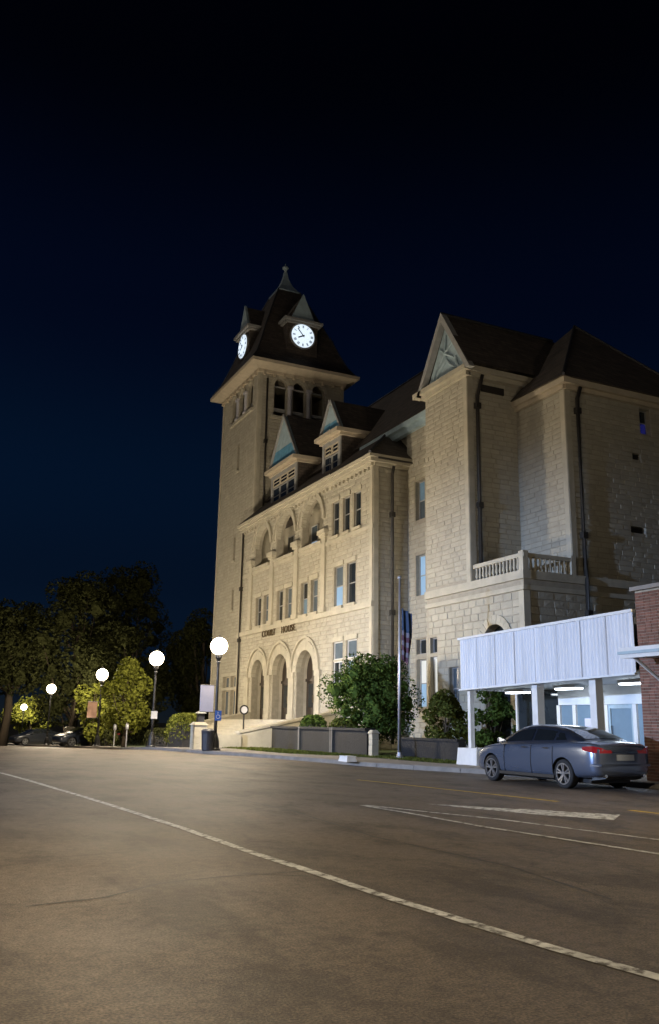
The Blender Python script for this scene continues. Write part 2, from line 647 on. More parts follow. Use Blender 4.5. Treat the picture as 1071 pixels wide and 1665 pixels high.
def sash(parent, fr, s0, s1, z0, z1, depth, glassmat='dark_glass', fm='grey_trim', rows=2, cols=1, arch_top=False, bar=0.06, glass_list=None):
    """a window: casing and glazing bars, each pane a sub-part"""
    mb = MB()
    d0, d1 = -depth - 0.05, -depth + 0.04
    fr.box(mb, s0, s0 + bar, z0, z1, d0, d1)
    fr.box(mb, s1 - bar, s1, z0, z1, d0, d1)
    fr.box(mb, s0 + bar, s1 - bar, z0, z0 + bar, d0, d1)
    fr.box(mb, s0 + bar, s1 - bar, z1 - bar, z1, d0, d1)
    ws, hs = (s1 - s0 - 2 * bar) / cols, (z1 - z0 - 2 * bar) / rows
    for r in range(1, rows):
        z = z0 + bar + hs * r
        fr.box(mb, s0 + bar, s1 - bar, z - bar * .5, z + bar * .5, d0, d1 - 0.01)
    for c in range(1, cols):
        s = s0 + bar + ws * c
        fr.box(mb, s - bar * .4, s + bar * .4, z0 + bar, z1 - bar, d0, d1 - 0.02)
    w = mb.build('window', fm, parent)
    k = 0
    for r in range(rows):
        for c in range(cols):
            g = MB()
            fr.box(g, s0 + bar + ws * c + .01, s0 + bar + ws * (c + 1) - .01, z0 + bar + hs * r + .01, z0 + bar + hs * (r + 1) - .01, -depth - .02, -depth - .005)
            gm = glass_list[k] if glass_list else glassmat
            g.build('pane', gm, w)
            k += 1
    return w


# ------------------------------------------------------------------ setting
def gz(y):
    """the street falls away past the courthouse"""
    t = min(y, 230.0) - 47.0
    if t <= 0:
        return 0.0
    return -0.0228 * t * min(1.0, t / 12.0)


KERB = [(19.2, -60), (18.95, 0), (18.9, 24.0), (18.15, 26.8), (17.5, 28.4), (17.05, 30), (16.65, 31.8), (16.3, 36),
        (15.35, 41.3), (14.35, 44.5), (13.85, 48), (13.6, 55), (13.55, 62), (13.2, 82), (12.8, 120), (12.8, 330)]


def kx(y):
    for (a, b), (c, d) in zip(KERB, KERB[1:]):
        if b <= y <= d:
            return a + (c - a) * (y - b) / (d - b)
    return KERB[-1][0]


YS = sorted(set([-60, -40, -20, -8, 0] + [y for _, y in KERB] + [i * 2.0 for i in range(1, 60)] + [130 + 20 * i for i in range(11)]))


def strip(mb, xa, xb, dz, cols=1, ys=YS):
    """a sheet between two x(y) edges that follows the street's fall"""
    n = len(mb.v)
    for y in ys:
        for c in range(cols + 1):
            x = xa(y) + (xb(y) - xa(y)) * c / cols
            mb.v.append(Vector((x, y, gz(y) + dz)))
    for i in range(len(ys) - 1):
        for c in range(cols):
            a = n + i * (cols + 1) + c
            mb.f.append((a, a + 1, a + cols + 2, a + cols + 1))


mb = MB()
ysg = sorted(set([-1500, -300] + YS + [500, 900, 2500]))
strip(mb, lambda y: -2500, lambda y: 2500, -0.06, 2, ysg)
tag(mb.build('ground', 'earth', recalc=False), kind='structure')

mb = MB()
strip(mb, lambda y: -42.0, kx, 0.0, 3)
road = tag(mb.build('road', 'asphalt', recalc=False), kind='structure')

mb = MB()      # kerb: a row of stones with a real step
kerb = None
ky = [y for y in YS if 6 <= y <= 120]
mb0 = MB()
ys_far = [y for y in YS if y <= 6]
n0 = [(kx(y), y) for y in ys_far]


def kerb_run(mb, y0, y1):
    a, b = (kx(y0), y0), (kx(y1), y1)
    w, h = 0.17, 0.15
    lo = [(a[0], a[1], gz(y0) - .1), (a[0] + w, a[1], gz(y0) - .1), (b[0] + w, b[1], gz(y1) - .1), (b[0], b[1], gz(y1) - .1)]
    hi = [(a[0] + .02, a[1], gz(y0) + h), (a[0] + w, a[1], gz(y0) + h), (b[0] + w, b[1], gz(y1) + h), (b[0] + .02, b[1], gz(y1) + h)]
    mb.hexa(lo, hi)


kb = MB()
yy = -60.0
while yy < 14.0:
    kerb_run(kb, yy, yy + 3.4)
    yy += 3.42
kerb = tag(kb.build('kerb', 'kerb_stone'), kind='structure')
while yy < 60:
    k1 = MB()
    kerb_run(k1, yy + .012, yy + 1.95)
    k1.build('kerb_stone', 'kerb_stone', kerb)
    yy += 1.96
kb = MB()
while yy < 320:
    kerb_run(kb, yy + .012, yy + 3.9)
    yy += 3.92
kb.build('kerb_stone', 'kerb_stone', kerb)


def walk_edge(y):
    pts = [(-60, 24), (24, 24), (27, 21.5), (29, 19.7), (31.5, 19.4), (35, 19.4), (38, 18.6), (40.5, 17.4), (43, 17.2), (47, 17.2), (52, 17), (62, 16.6), (330, 15.6)]
    for (a, b), (c, d) in zip(pts, pts[1:]):
        if a <= y <= c:
            return b + (d - b) * (y - a) / (c - a)
    return 15.6


mb = MB()
strip(mb, lambda y: kx(y) + .165, walk_edge, 0.146, 2)
pav = tag(mb.build('pavement', 'concrete', recalc=False), kind='structure')
y = 14.0
while y < 60:      # slab joints as real slabs a touch proud
    s = MB()
    x0, x1 = kx(y) + .2, walk_edge(y) - .03
    x2, x3 = kx(y + 1.7) + .2, walk_edge(y + 1.7) - .03
    m0, m1 = (x0 + x1) / 2, (x2 + x3) / 2
    for a, b, c, d in ((x0, m0 - .01, x2, m1 - .01), (m0 + .01, x1, m1 + .01, x3)):
        q = MB()
        z0, z1 = gz(y) + .14, gz(y + 1.7) + .14
        e = .014 + random.uniform(0, .006)
        q.hexa([(a, y + .012, z0), (b, y + .012, z0), (d, y + 1.69, z1), (c, y + 1.69, z1)],
               [(a, y + .012, z0 + e), (b, y + .012, z0 + e), (d, y + 1.69, z1 + e), (c, y + 1.69, z1 + e)])
        q.build('paving_slab', 'concrete', pav)
    y += 1.7

mb = MB()
strip(mb, lambda y: walk_edge(y) + .004, lambda y: 70.0, 0.16, 3)
lawn = tag(mb.build('lawn', 'grass', recalc=False), kind='structure')


def grass_tufts():
    vs, fs = [], []
    for _ in range(9000):
        y = random.uniform(28, 56)
        x = walk_edge(y) + random.uniform(.03, 1) ** 1.0 * 2.6
        if 26.5 < y < 30.5 and x > 19.5:
            continue
        z = gz(y) + .155
        h = random.uniform(.04, .10)
        a = random.uniform(0, pi)
        dx, dy = cos(a) * .035, sin(a) * .035
        n = len(vs)
        lx, ly = random.uniform(-.03, .03), random.uniform(-.03, .03)
        vs += [(x - dx, y - dy, z), (x + dx, y + dy, z), (x + lx, y + ly, z + h)]
        fs.append((n, n + 1, n + 2))
    g = MB()
    g.v = [Vector(v) for v in vs]
    g.f = fs
    o = g.build('grass', 'leaf_shrub', recalc=False)
    tag(o, 'short grass along the strip behind the pavement', 'grass', kind='stuff')


grass_tufts()


# road markings: painted sheets on the road
def line_mark(name, pts, w, matname, parent, dz=0.005, step=0.6):
    mb = MB()
    dense = []
    for (a, b) in zip(pts, pts[1:]):
        a, b = Vector(a), Vector(b)
        n = max(1, int((b - a).length / step))
        dense += [a + (b - a) * i / n for i in range(n)]
    dense.append(Vector(pts[-1]))
    for i in range(len(dense)):
        d = (dense[min(i + 1, len(dense) - 1)] - dense[max(i - 1, 0)]).normalized()
        nrm = Vector((-d.y, d.x))
        j = 0.008
        for s in (1, -1):
            q = dense[i] + nrm * s * (w / 2 + random.uniform(-j, j))
            mb.v.append(Vector((q.x, q.y, gz(q.y) + dz)))
        if i:
            k = 2 * i
            mb.f.append((k - 2, k - 1, k + 1, k))
    return mb.build(name, matname, parent, recalc=False)


line_mark('edge_line', [(5.6, -3), (4.95, 3), (4.74, 4.75), (4.6, 5.65), (4.52, 6.5), (4.41, 7.75), (4.33, 9.7), (4.24, 10.85), (4.16, 13.8),
                        (3.83, 19.2), (3.3, 26), (2.9, 30), (2.2, 36)], 0.135, 'white_line', road).__setitem__('label', 'long white edge line across the near road')
line_mark('lane_line', [(8.76, 16.55), (9.3, 14.9), (9.8, 13.55), (10.42, 10.25), (10.9, 7)], 0.10, 'white_line', road)
line_mark('lane_line', [(8.66, 16.5), (8.78, 14.9), (8.82, 12.5), (9.22, 9.2), (9.6, 6)], 0.10, 'white_line', road, dz=0.009)
line_mark('centre_line', [(12.45, 24), (12.65, 22.8), (12.9, 20.6), (13.2, 18.4), (13.42, 16.2)], 0.16, 'yellow_line', road)
line_mark('centre_line', [(13.52, 14.15), (13.6, 13.4), (13.8, 9)], 0.16, 'yellow_line', road)
for pts in ([(3.6, 9.6), (3.9, 9.35), (4.2, 9.2)], [(1.2, 8.6), (1.9, 8.75), (2.6, 9.3), (3.2, 9.45), (4.3, 9.5)], [(6.4, 7.0), (6.7, 9.0), (6.5, 12.0), (6.9, 16.0), (6.6, 22.0), (6.9, 30.0)],
            [(10.9, 4.0), (11.1, 8.0), (11.0, 14.0), (11.3, 22.0), (11.0, 34.0)]):
    line_mark('tar_seam', pts, 0.035, 'tar', road, dz=0.0025, step=0.25)
mb = MB()
arrow = [(10.17, 16.5), (10.75, 15.75), (11.35, 14.95), (11.52, 15.0), (12.08, 14.05), (12.62, 13.45), (11.78, 12.72), (11.55, 13.15), (11.15, 13.65), (10.62, 15.05)]
mb.add([(x, y, gz(y) + .006) for x, y in arrow], [tuple(range(len(arrow)))])
o = mb.build('turn_arrow', 'white_line', road, recalc=False)
o['label'] = 'worn white arrow painted on the road'


# ------------------------------------------------------------------ courthouse
CH = thing('courthouse', (25 * K, 46.4 * K, 0), 'large pale stone courthouse with clock tower, arched entrance and steep dark roofs', 'courthouse')
STUFF = []      # blocks that stay joined


def stone_wall(name, fr, outline, holes, depth, bl=None, course=0.29, margin=0.0, singles=False, back=True):
    mb = MB()
    wall_face(mb, fr, outline, holes, depth)
    w = mb.build(name, 'mortar', CH, recalc=False)
    if bl is None:
        ss = [s for s, _ in outline]
        zs = [z for _, z in outline]
        bl = [(min(ss), max(ss), min(zs), max(zs))]
    for (a, b, c, d) in bl:
        rc = ashlar(fr, a, b, c, d, holes, course, m=margin)
        if singles:
            for r in rc:
                s = MB()
                blocks(s, fr, [r])
                s.build('stone', 'rock_stone', w, recalc=False)
        else:
            s = MB()
            blocks(s, fr, rc)
            s.build('stone_courses', 'rock_stone', w, recalc=False, kind='stuff')
    return w


FF = Frame('x', 25.0)
FS = Frame('y', 46.4)
TF = Frame('x', 26.0)
TS = Frame('y', 69.9)
GF = Frame('x', 26.0)
GS = Frame('y', 37.5)
RF = Frame('x', 29.3)
RS = Frame('y', 33.5)
BS = Frame('y', 33.2)
CF = Frame('x', 27.5)

ARC = [(65.05, 1.32), (60.5, 1.47), (56.0, 1.47)]
LOG = [(64.9, 1.62), (60.2, 1.72), (55.35, 1.75)]
holes = [arch(c, h, 1.8, 5.08) for c, h in ARC]
holes += [arch(c, h, 13.75, 15.45) for c, h in LOG]
W2 = []
for c in (64.6, 60.15, 55.65):
    W2 += [(c - 1.42, c - 0.28), (c + 0.28, c + 1.42)]
holes += [rect(a, b, 9.05, 11.35) for a, b in W2]
W3R = [(48.05, 49.02), (49.62, 50.6), (51.2, 52.2)]
W2R = [(48.7, 49.95), (50.5, 51.8)]
W1R = [(48.45, 49.9), (50.4, 51.85)]
holes += [rect(a, b, 13.85, 16.2) for a, b in W3R]
holes += [rect(a, b, 9.05, 11.7) for a, b in W2R]
holes += [rect(a, b, 3.9, 6.75) for a, b in W1R]
fac = stone_wall('front_wall', FF, rect(46.4, 69.9, 0, 17.5), holes, 0.55,
                 bl=[(46.75, 53.2, 0.9, 8.5), (46.75, 53.2, 8.85, 17.3), (53.2, 69.5, 1.85, 8.5), (53.2, 69.5, 8.85, 17.3), (46.75, 54.2, 0.2, .9)], margin=0.16)

# dressed trim of the front
for a, b in ((46.38, 46.73), (69.52, 69.9)):
    t = MB()
    FF.box(t, a, b, 0.1, 17.4, -0.02, 0.085)
    t.build('corner_pilaster', 'dressed_stone', CH)
for z0, z1, pr in ((8.5, 8.84, 0.17), (1.5, 1.84, 0.14), (13.35, 13.62, 0.10)):
    t = MB()
    FF.box(t, 46.3, 69.95, z0, z1, 0.0, pr)
    t.build('string_course', 'dressed_stone', CH)
for c, h in ARC:
    t = MB()
    ring(t, FF, c, 5.08, h - .01, h + 0.62, -0.3, 0.10, n=13)
    ring(t, FF, c, 5.08, h + 0.78, h + 0.93, -0.02, 0.17, n=9, gap=0.0)
    t.build('arch_stones', 'dressed_stone', CH)
for c, h in LOG:
    t = MB()
    ring(t, FF, c, 15.45, h - .01, h + 0.34, -0.3, 0.10, n=15)
    ring(t, FF, c, 15.45, h + 0.36, h + 0.48, -0.02, 0.18, n=9, a0=-0.05, a1=pi + 0.05, gap=0.0)
    t.build('arch_stones', 'dressed_stone', CH)
# piers between the arches with simple capitals
for s in (67.35, 62.72, 58.25, 53.75):
    t = MB()
    w = 0.42 if s > 54 else 0.3
    FF.box(t, s - w, s + w, 1.86, 4.72, -0.02, 0.13)
    FF.box(t, s - w - .12, s + w + .12, 4.72, 5.08, -0.02, 0.2)
    FF.box(t, s - w - .1, s + w + .1, 1.86, 2.2, -0.02, 0.2)
    t.build('entrance_pier', 'dressed_stone', CH)
for s in (67.2, 62.6, 57.85, 53.2):
    t = MB()
    FF.box(t, s - .32, s + .32, 8.86, 14.0, -0.02, 0.16)
    FF.box(t, s - .48, s + .48, 14.0, 14.2, -0.02, 0.26)
    FF.box(t, s - .58, s + .58, 14.2, 14.5, -0.02, 0.36)
    FF.box(t, s - .45, s + .45, 8.86, 9.2, -0.02, 0.24)
    t.build('pilaster', 'dressed_stone', CH)
for c, h in LOG:
    t = MB()
    FF.box(t, c - h - .1, c + h + .1, 13.62, 13.85, -0.5, 0.22)
    t.build('balcony_ledge', 'dressed_stone', CH)
for a, b in W3R + W2R + W1R + W2:
    zz = 13.85 if (a, b) in W3R else (9.05 if (a, b) in W2R + W2 else 3.9)
    t = MB()
    FF.box(t, a - .12, b + .12, zz - .2, zz - .01, -0.3, 0.16)
    t.build('window_sill', 'dressed_stone', CH)
    zt = {13.85: 16.2, 9.05: 11.7 if (a, b) in W2R else 11.35, 3.9: 6.75}[zz]
    t = MB()
    FF.box(t, a - .15, b + .15, zt + .01, zt + .3, -0.3, 0.095)
    t.build('window_lintel', 'dressed_stone', CH)
for i, (a, b) in enumerate(W3R):
    sash(CH, FF, a, b, 13.85, 16.2, 0.16, 'dark_glass', rows=2)
for i, (a, b) in enumerate(W2R):
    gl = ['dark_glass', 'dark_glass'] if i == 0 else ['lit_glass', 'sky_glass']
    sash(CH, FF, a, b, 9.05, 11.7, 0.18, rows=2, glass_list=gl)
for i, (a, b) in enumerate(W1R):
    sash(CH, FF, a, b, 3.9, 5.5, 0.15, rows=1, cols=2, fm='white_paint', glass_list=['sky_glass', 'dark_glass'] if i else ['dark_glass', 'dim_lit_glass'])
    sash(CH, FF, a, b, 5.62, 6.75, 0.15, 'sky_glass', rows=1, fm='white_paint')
    t = MB()
    FF.box(t, a, b, 5.5, 5.62, -0.5, -0.05)
    t.build('transom', 'dressed_stone', CH)
for i, (a, b) in enumerate(W2):
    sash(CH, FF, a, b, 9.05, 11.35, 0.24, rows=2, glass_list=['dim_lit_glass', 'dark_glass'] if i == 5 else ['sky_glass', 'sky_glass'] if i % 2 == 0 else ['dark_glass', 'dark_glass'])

# dark door screens put in for the unlit porch; the loggia above
def recess(s0, s1, z0, z1, x1, name):
    m = MB()
    x0 = 25.55
    m.add([(x0, s0, z0), (x1, s0, z0), (x1, s1, z0), (x0, s1, z0), (x0, s0, z1), (x1, s0, z1), (x1, s1, z1), (x0, s1, z1)],
          [(0, 1, 2, 3), (4, 7, 6, 5), (1, 5, 6, 2), (0, 4, 5, 1), (2, 6, 7, 3)])
    return m.build(name, 'dressed_stone', CH, recalc=False)


recess(53.3, 67.0, 13.72, 17.45, 27.3, 'loggia')
PB = Frame('x', 25.78)
for c, h in ARC:
    m = MB()
    pl_ = arch(c, h, 1.8, 5.08)
    n_ = len(pl_)
    m.add([FF.p(u, v, -.54) for u, v in pl_] + [FF.p(u, v, -.8) for u, v in pl_], [(i, (i + 1) % n_, n_ + (i + 1) % n_, n_ + i) for i in range(n_)])
    m.build('entrance_reveal', 'dressed_stone', CH)
    m = MB()
    PB.prism(m, arch(c, h + .02, 1.8, 5.08), -.06, 0)
    dr = m.build('dark_door_screen', 'dark_screen_wood', CH)  # dark closed panel stands in for the shade inside the open arch
    m = MB()
    PB.box(m, c - h, c + h, 4.45, 4.65, 0.001, .1)
    PB.box(m, c - .06, c + .06, 1.8, 4.45, 0.002, .08)
    m.build('screen_frame', 'dark_screen_wood', dr)
    for sx in (-.5, .5):
        q = MB()
        PB.box(q, c + sx * h - .36, c + sx * h + .36, 2.7, 4.3, 0.002, 0.02)
        q.build('pane', 'dark_glass', dr)
    q = MB()
    PB.box(q, c + .12, c + .18, 3.0, 3.5, 0.03, 0.14)
    q.build('handle', 'bronze_letter', dr)
LB = Frame('x', 27.3)
for i, c in enumerate((64.4, 59.8, 54.9)):
    sash(CH, LB, c - .6, c + .6, 13.9, 16.4, -0.06, rows=2, fm='white_paint' if i == 1 else 'grey_trim',
         glass_list=['lit_glass', 'sky_glass'] if i == 1 else ['dark_glass', 'dark_glass'])

# inscription
def text_mesh(body, size, depth):
    cu = bpy.data.curves.new('letters', 'FONT')
    cu.body = body
    cu.size = size
    cu.extrude = depth
    cu.align_x = 'CENTER'
    cu.align_y = 'CENTER'
    cu.space_character = 1.15
    cu.resolution_u = 3
    o = bpy.data.objects.new('letters', cu)
    COL.objects.link(o)
    dg = bpy.context.evaluated_depsgraph_get()
    me = bpy.data.meshes.new_from_object(o.evaluated_get(dg))
    bpy.data.objects.remove(o)
    bpy.data.curves.remove(cu)
    return me


for word, yw in (('COURT', 62.75), ('HOUSE', 58.9)):
    me = text_mesh(word, 0.64, 0.03)
    me.materials.clear()
    me.materials.append(MATS['bronze_letter'])
    ob = bpy.data.objects.new('inscription', me)
    COL.objects.link(ob)
    ob.parent = CH
    ob.rotation_euler = (pi / 2, 0, -pi / 2)
    ob.location = Vector((25 * K - .13, yw * K, 8.24 * K)) - ORG[CH]
    ob['label'] = 'dark raised word %s above the entrance arches' % word

# main cornice of the front block
def cornice(segs, mat_='dressed_stone', name='cornice'):
    """stepped cornice run: list of (frame, s0, s1, ztop, out)"""
    for fr, a, b, zt, out in segs:
        t = MB()
        fr.box(t, a, b, zt - .62, zt - .42, -0.05, out * .35)
        fr.box(t, a - (out * .65 if out > 0 else 0), b + out * .3, zt - .42, zt - .2, -0.05, out * .7)
        fr.box(t, a - out, b + out * .3, zt - .2, zt, -0.05, out)
        t.build(name, mat_, CH)


cornice([(FF, 46.4, 69.7, 18.0, 0.55)])
t = MB()
FS.box(t, 25.0, 27.55, 17.38, 17.58, -0.05, 0.18)
FS.box(t, 24.99, 27.75, 17.58, 17.8, -0.05, 0.38)
FS.box(t, 24.98, 27.95, 17.8, 17.995, -0.05, 0.54)
t.build('cornice', 'dressed_stone', CH)
for i in range(38):      # corbels under the front cornice
    s = 46.8 + i * 0.6
    t = MB()
    FF.box(t, s, s + .2, 17.16, 17.38, -0.02, 0.16)
    t.build('corbel', 'dressed_stone', CH)

# short side of the front block, recessed wall behind it
stone_wall('side_wall', FS, rect(25.0, 27.6, 0, 17.5), [], 0.3, bl=[(25.35, 27.55, 0.2, 17.3)])
t = MB()
FS.box(t, 24.99, 25.34, 0.1, 17.36, -0.02, 0.085)
t.build('corner_pilaster', 'dressed_stone', CH)
rw = [rect(44.4, 45.5, 9.2, 11.7), rect(44.4, 45.5, 13.9, 16.4), rect(44.4, 45.5, 2.6, 5.4), rect(44.4, 45.5, 5.7, 6.6)]
stone_wall('recessed_wall', CF, rect(41.6, 46.5, 0, 20.0), rw, 0.4, margin=0.1)
sash(CH, CF, 44.4, 45.5, 9.2, 11.7, 0.3, 'lit_glass', rows=2)
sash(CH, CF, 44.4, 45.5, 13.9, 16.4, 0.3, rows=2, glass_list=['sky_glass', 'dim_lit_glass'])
sash(CH, CF, 44.4, 45.5, 2.6, 5.4, 0.3, rows=2, glass_list=['lit_glass', 'white_lit_glass'])
sash(CH, CF, 44.4, 45.5, 5.7, 6.6, 0.3, 'dark_glass', rows=1)
t = MB()
CF.box(t, 41.9, 52.0, 19.75, 20.1, -0.05, 0.3)
CF.box(t, 41.9, 52.0, 20.1, 20.4, -0.05, 0.6)
t.build('cornice', 'painted_metal', CH)  # bluish paint stands in for the cool light on this cornice

# tower
tb_f = [(76.4, .58), (74.25, .6), (72.05, .6)]
tb_s = [(28.1, .61), (29.95, .61), (31.85, .61)]
th = [arch(c, h, 29.55, 31.7, 8) for c, h in tb_f]
th += [rect(74.45, 74.95, 24.4, 26.9), rect(74.5, 75.0, 15.9, 18.1), rect(74.4, 74.9, 11.4, 13.2), rect(72.6, 74.2, 2.2, 4.3), rect(74.7, 76.3, 2.2, 4.3),
       rect(72.6, 74.2, 4.55, 5.5), rect(74.7, 76.3, 4.55, 5.5)]
stone_wall('tower_front_wall', TF, rect(69.9, 79.7, -1.5, 33.0), th, 0.3, bl=[(70.25, 79.35, -0.5, 32.6)], margin=0.1)
ts = [arch(c, h, 28.6, 31.6, 8) for c, h in tb_s]
stone_wall('tower_side_wall', TS, rect(26.0, 34.4, 14, 33.0), ts, 0.35, bl=[(26.35, 34.05, 17.5, 32.6)], margin=0.1)
t = MB()
t.add([(34.4, 69.9, 0), (34.4, 79.7, 0), (26, 79.7, 0), (34.4, 69.9, 33), (34.4, 79.7, 33), (26, 79.7, 33)], [(0, 1, 4, 3), (1, 2, 5, 4)])
t.build('tower_rear_wall', 'dressed_stone', CH)
for fr, a, b in ((TF, 69.9, 79.7), (TS, 26.0, 34.4)):
    z0 = 0 if fr is TF else 17
    for u, v in ((a - .01, a + .33), (b - .33, b + .01)):
        t = MB()
        fr.box(t, u, v, z0, 32.7, -0.02, 0.09)
        t.build('corner_pilaster', 'dressed_stone', CH)
for fr, lst, z0, zs in ((TF, tb_f, 29.55, 31.7), (TS, tb_s, 28.6, 31.6)):
    for c, h in lst:
        t = MB()
        ring(t, fr, c, zs, h, h + .3, -0.2, 0.10, n=7)
        t.build('arch_stones', 'dressed_stone', CH)
        for za, zb_, da, db in ((zs - .1, zs + .02, -.5, -.38), (z0 + .02, z0 + .16, -.5, -.2), (z0 + .55, z0 + .85, -.5, -.3)):
            t = MB()
            fr.box(t, c - h + .01, c + h - .01, za, zb_, da, db)
            t.build('belfry_rail', 'grey_trim', CH)
    m0, m1 = lst[0], lst[-1]
    t = MB()
    a, b = min(m0[0], m1[0]) - .9, max(m0[0], m1[0]) + .9
    fr.box(t, a, b, z0 - .3, z0 - .01, -0.2, 0.2)
    t.build('belfry_sill', 'dressed_stone', CH)
    cs = sorted(c for c, _ in lst)
    for u, v in zip(cs, cs[1:]):
        t = MB()
        s = (u + v) / 2
        t.tube([fr.p(s, z0 + .02, 0.0), fr.p(s, zs - .25, 0.0)], 0.20, 10)
        fr.box(t, s - .27, s + .27, zs - .25, zs - .02, -0.25, 0.25)
        fr.box(t, s - .27, s + .27, z0, z0 + .18, -0.25, 0.25)
        t.build('belfry_column', 'lavender_lit_stone', CH)
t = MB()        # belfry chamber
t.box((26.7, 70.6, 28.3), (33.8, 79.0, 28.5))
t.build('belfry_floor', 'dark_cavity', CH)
t = MB()
t.lathe((30.1, 73.2, 29.5), [(.75, 0), (.7, .1), (.55, .5), (.42, .95), (.25, 1.15), (.05, 1.2)], 14)
t.build('bell', 'bell_metal', CH, smooth=True)
for r in th[3:6]:
    s0, s1, z0, z1 = r[0][0], r[1][0], r[0][1], r[2][1]
    sash(CH, TF, s0, s1, z0, z1, 0.3, 'dark_glass', rows=2, bar=.05)
    t = MB()
    TF.box(t, s0 - .12, s1 + .12, z0 - .18, z0 - .01, -.2, .12)
    t.build('window_sill', 'dressed_stone', CH)
for r in th[6:]:
    s0, s1, z0, z1 = r[0][0], r[1][0], r[0][1], r[2][1]
    sash(CH, TF, s0, s1, z0, z1, 0.3, 'sky_glass', rows=1, cols=2, fm='cream_trim')
t = MB()
TF.box(t, 72.4, 76.5, 1.9, 2.18, -.2, .15)
TF.box(t, 72.4, 76.5, 5.52, 5.8, -.2, .12)
TF.box(t, 72.4, 76.5, 4.32, 4.53, -.2, .06)
t.build('window_sill', 'dressed_stone', CH)
# tower cornice: sloped soffit flaring to a broad eave
t = MB()
cx, cy = 30.2, 74.8
steps = [(4.22, 4.92, 32.5), (4.36, 5.06, 32.55), (4.40, 5.10, 32.82), (4.6, 5.3, 32.95), (5.18, 5.98, 33.12), (5.3, 6.1, 33.13), (5.32, 6.12, 33.42), (5.1, 5.9, 33.48)]
n0 = 0
for hx, hy, z in steps:
    t.v += [Vector((cx + a * hx, cy + b * hy, z)) for a, b in ((-1, -1), (1, -1), (1, 1), (-1, 1))]
for i in range(len(steps) - 1):
    for k in range(4):
        k2 = (k + 1) % 4
        t.f.append((4 * i + k, 4 * i + k2, 4 * i + 4 + k2, 4 * i + 4 + k))
t.f.append((28, 29, 30, 31))
t.build('tower_cornice', 'cream_trim', CH)
for i in range(9):
    t = MB()
    s = 26.3 + i * .98
    TS.box(t, s, s + .2, 32.3, 32.62, -.02, .3)
    t.build('corbel', 'cream_trim', CH)
    t = MB()
    s = 70.2 + i * 1.14
    TF.box(t, s, s + .2, 32.3, 32.62, -.02, .3)
    t.build('corbel', 'cream_trim', CH)
# tower roof
t = MB()
prof = [(33.5, 5.22, 5.65), (34.0, 4.88, 5.3), (34.5, 4.55, 5.0), (36, 3.95, 4.35), (38, 3.25, 3.6), (41, 2.1, 2.3), (43.3, 1.15, 1.2)]
for z, hx, hy in prof:
    t.v += [Vector((cx + a * hx, cy + b * hy, z)) for a, b in ((-1, -1), (1, -1), (1, 1), (-1, 1))]
for i in range(len(prof) - 1):
    for k in range(4):
        k2 = (k + 1) % 4
        t.f.append((4 * i + k, 4 * i + k2, 4 * i + 4 + k2, 4 * i + 4 + k))
e = 4 * (len(prof) - 1)
t.f.append((e, e + 1, e + 2, e + 3))
troof = t.build('tower_roof', 'slate', CH)
t = MB()
prof = [(43.15, 1.22), (43.35, 1.25), (43.6, 1.0), (44.2, .62), (44.9, .34), (45.5, .2), (45.9, .15)]
for z, h in prof:
    t.v += [Vector((cx + a * h, cy + b * h, z)) for a, b in ((-1, -1), (1, -1), (1, 1), (-1, 1))]
for i in range(len(prof) - 1):
    for k in range(4):
        k2 = (k + 1) % 4
        t.f.append((4 * i + k, 4 * i + k2, 4 * i + 4 + k2, 4 * i + 4 + k))
t.f.append((24, 25, 26, 27))
t.build('roof_cap', 'painted_metal', troof)
t = MB()
t.lathe((cx, cy, 45.85), [(.16, 0), (.15, .3), (.30, .42), (.34, .55), (.22, .68), (.08, .75), (.05, 1.0)], 10)
t.build('finial', 'painted_metal', troof, smooth=True)


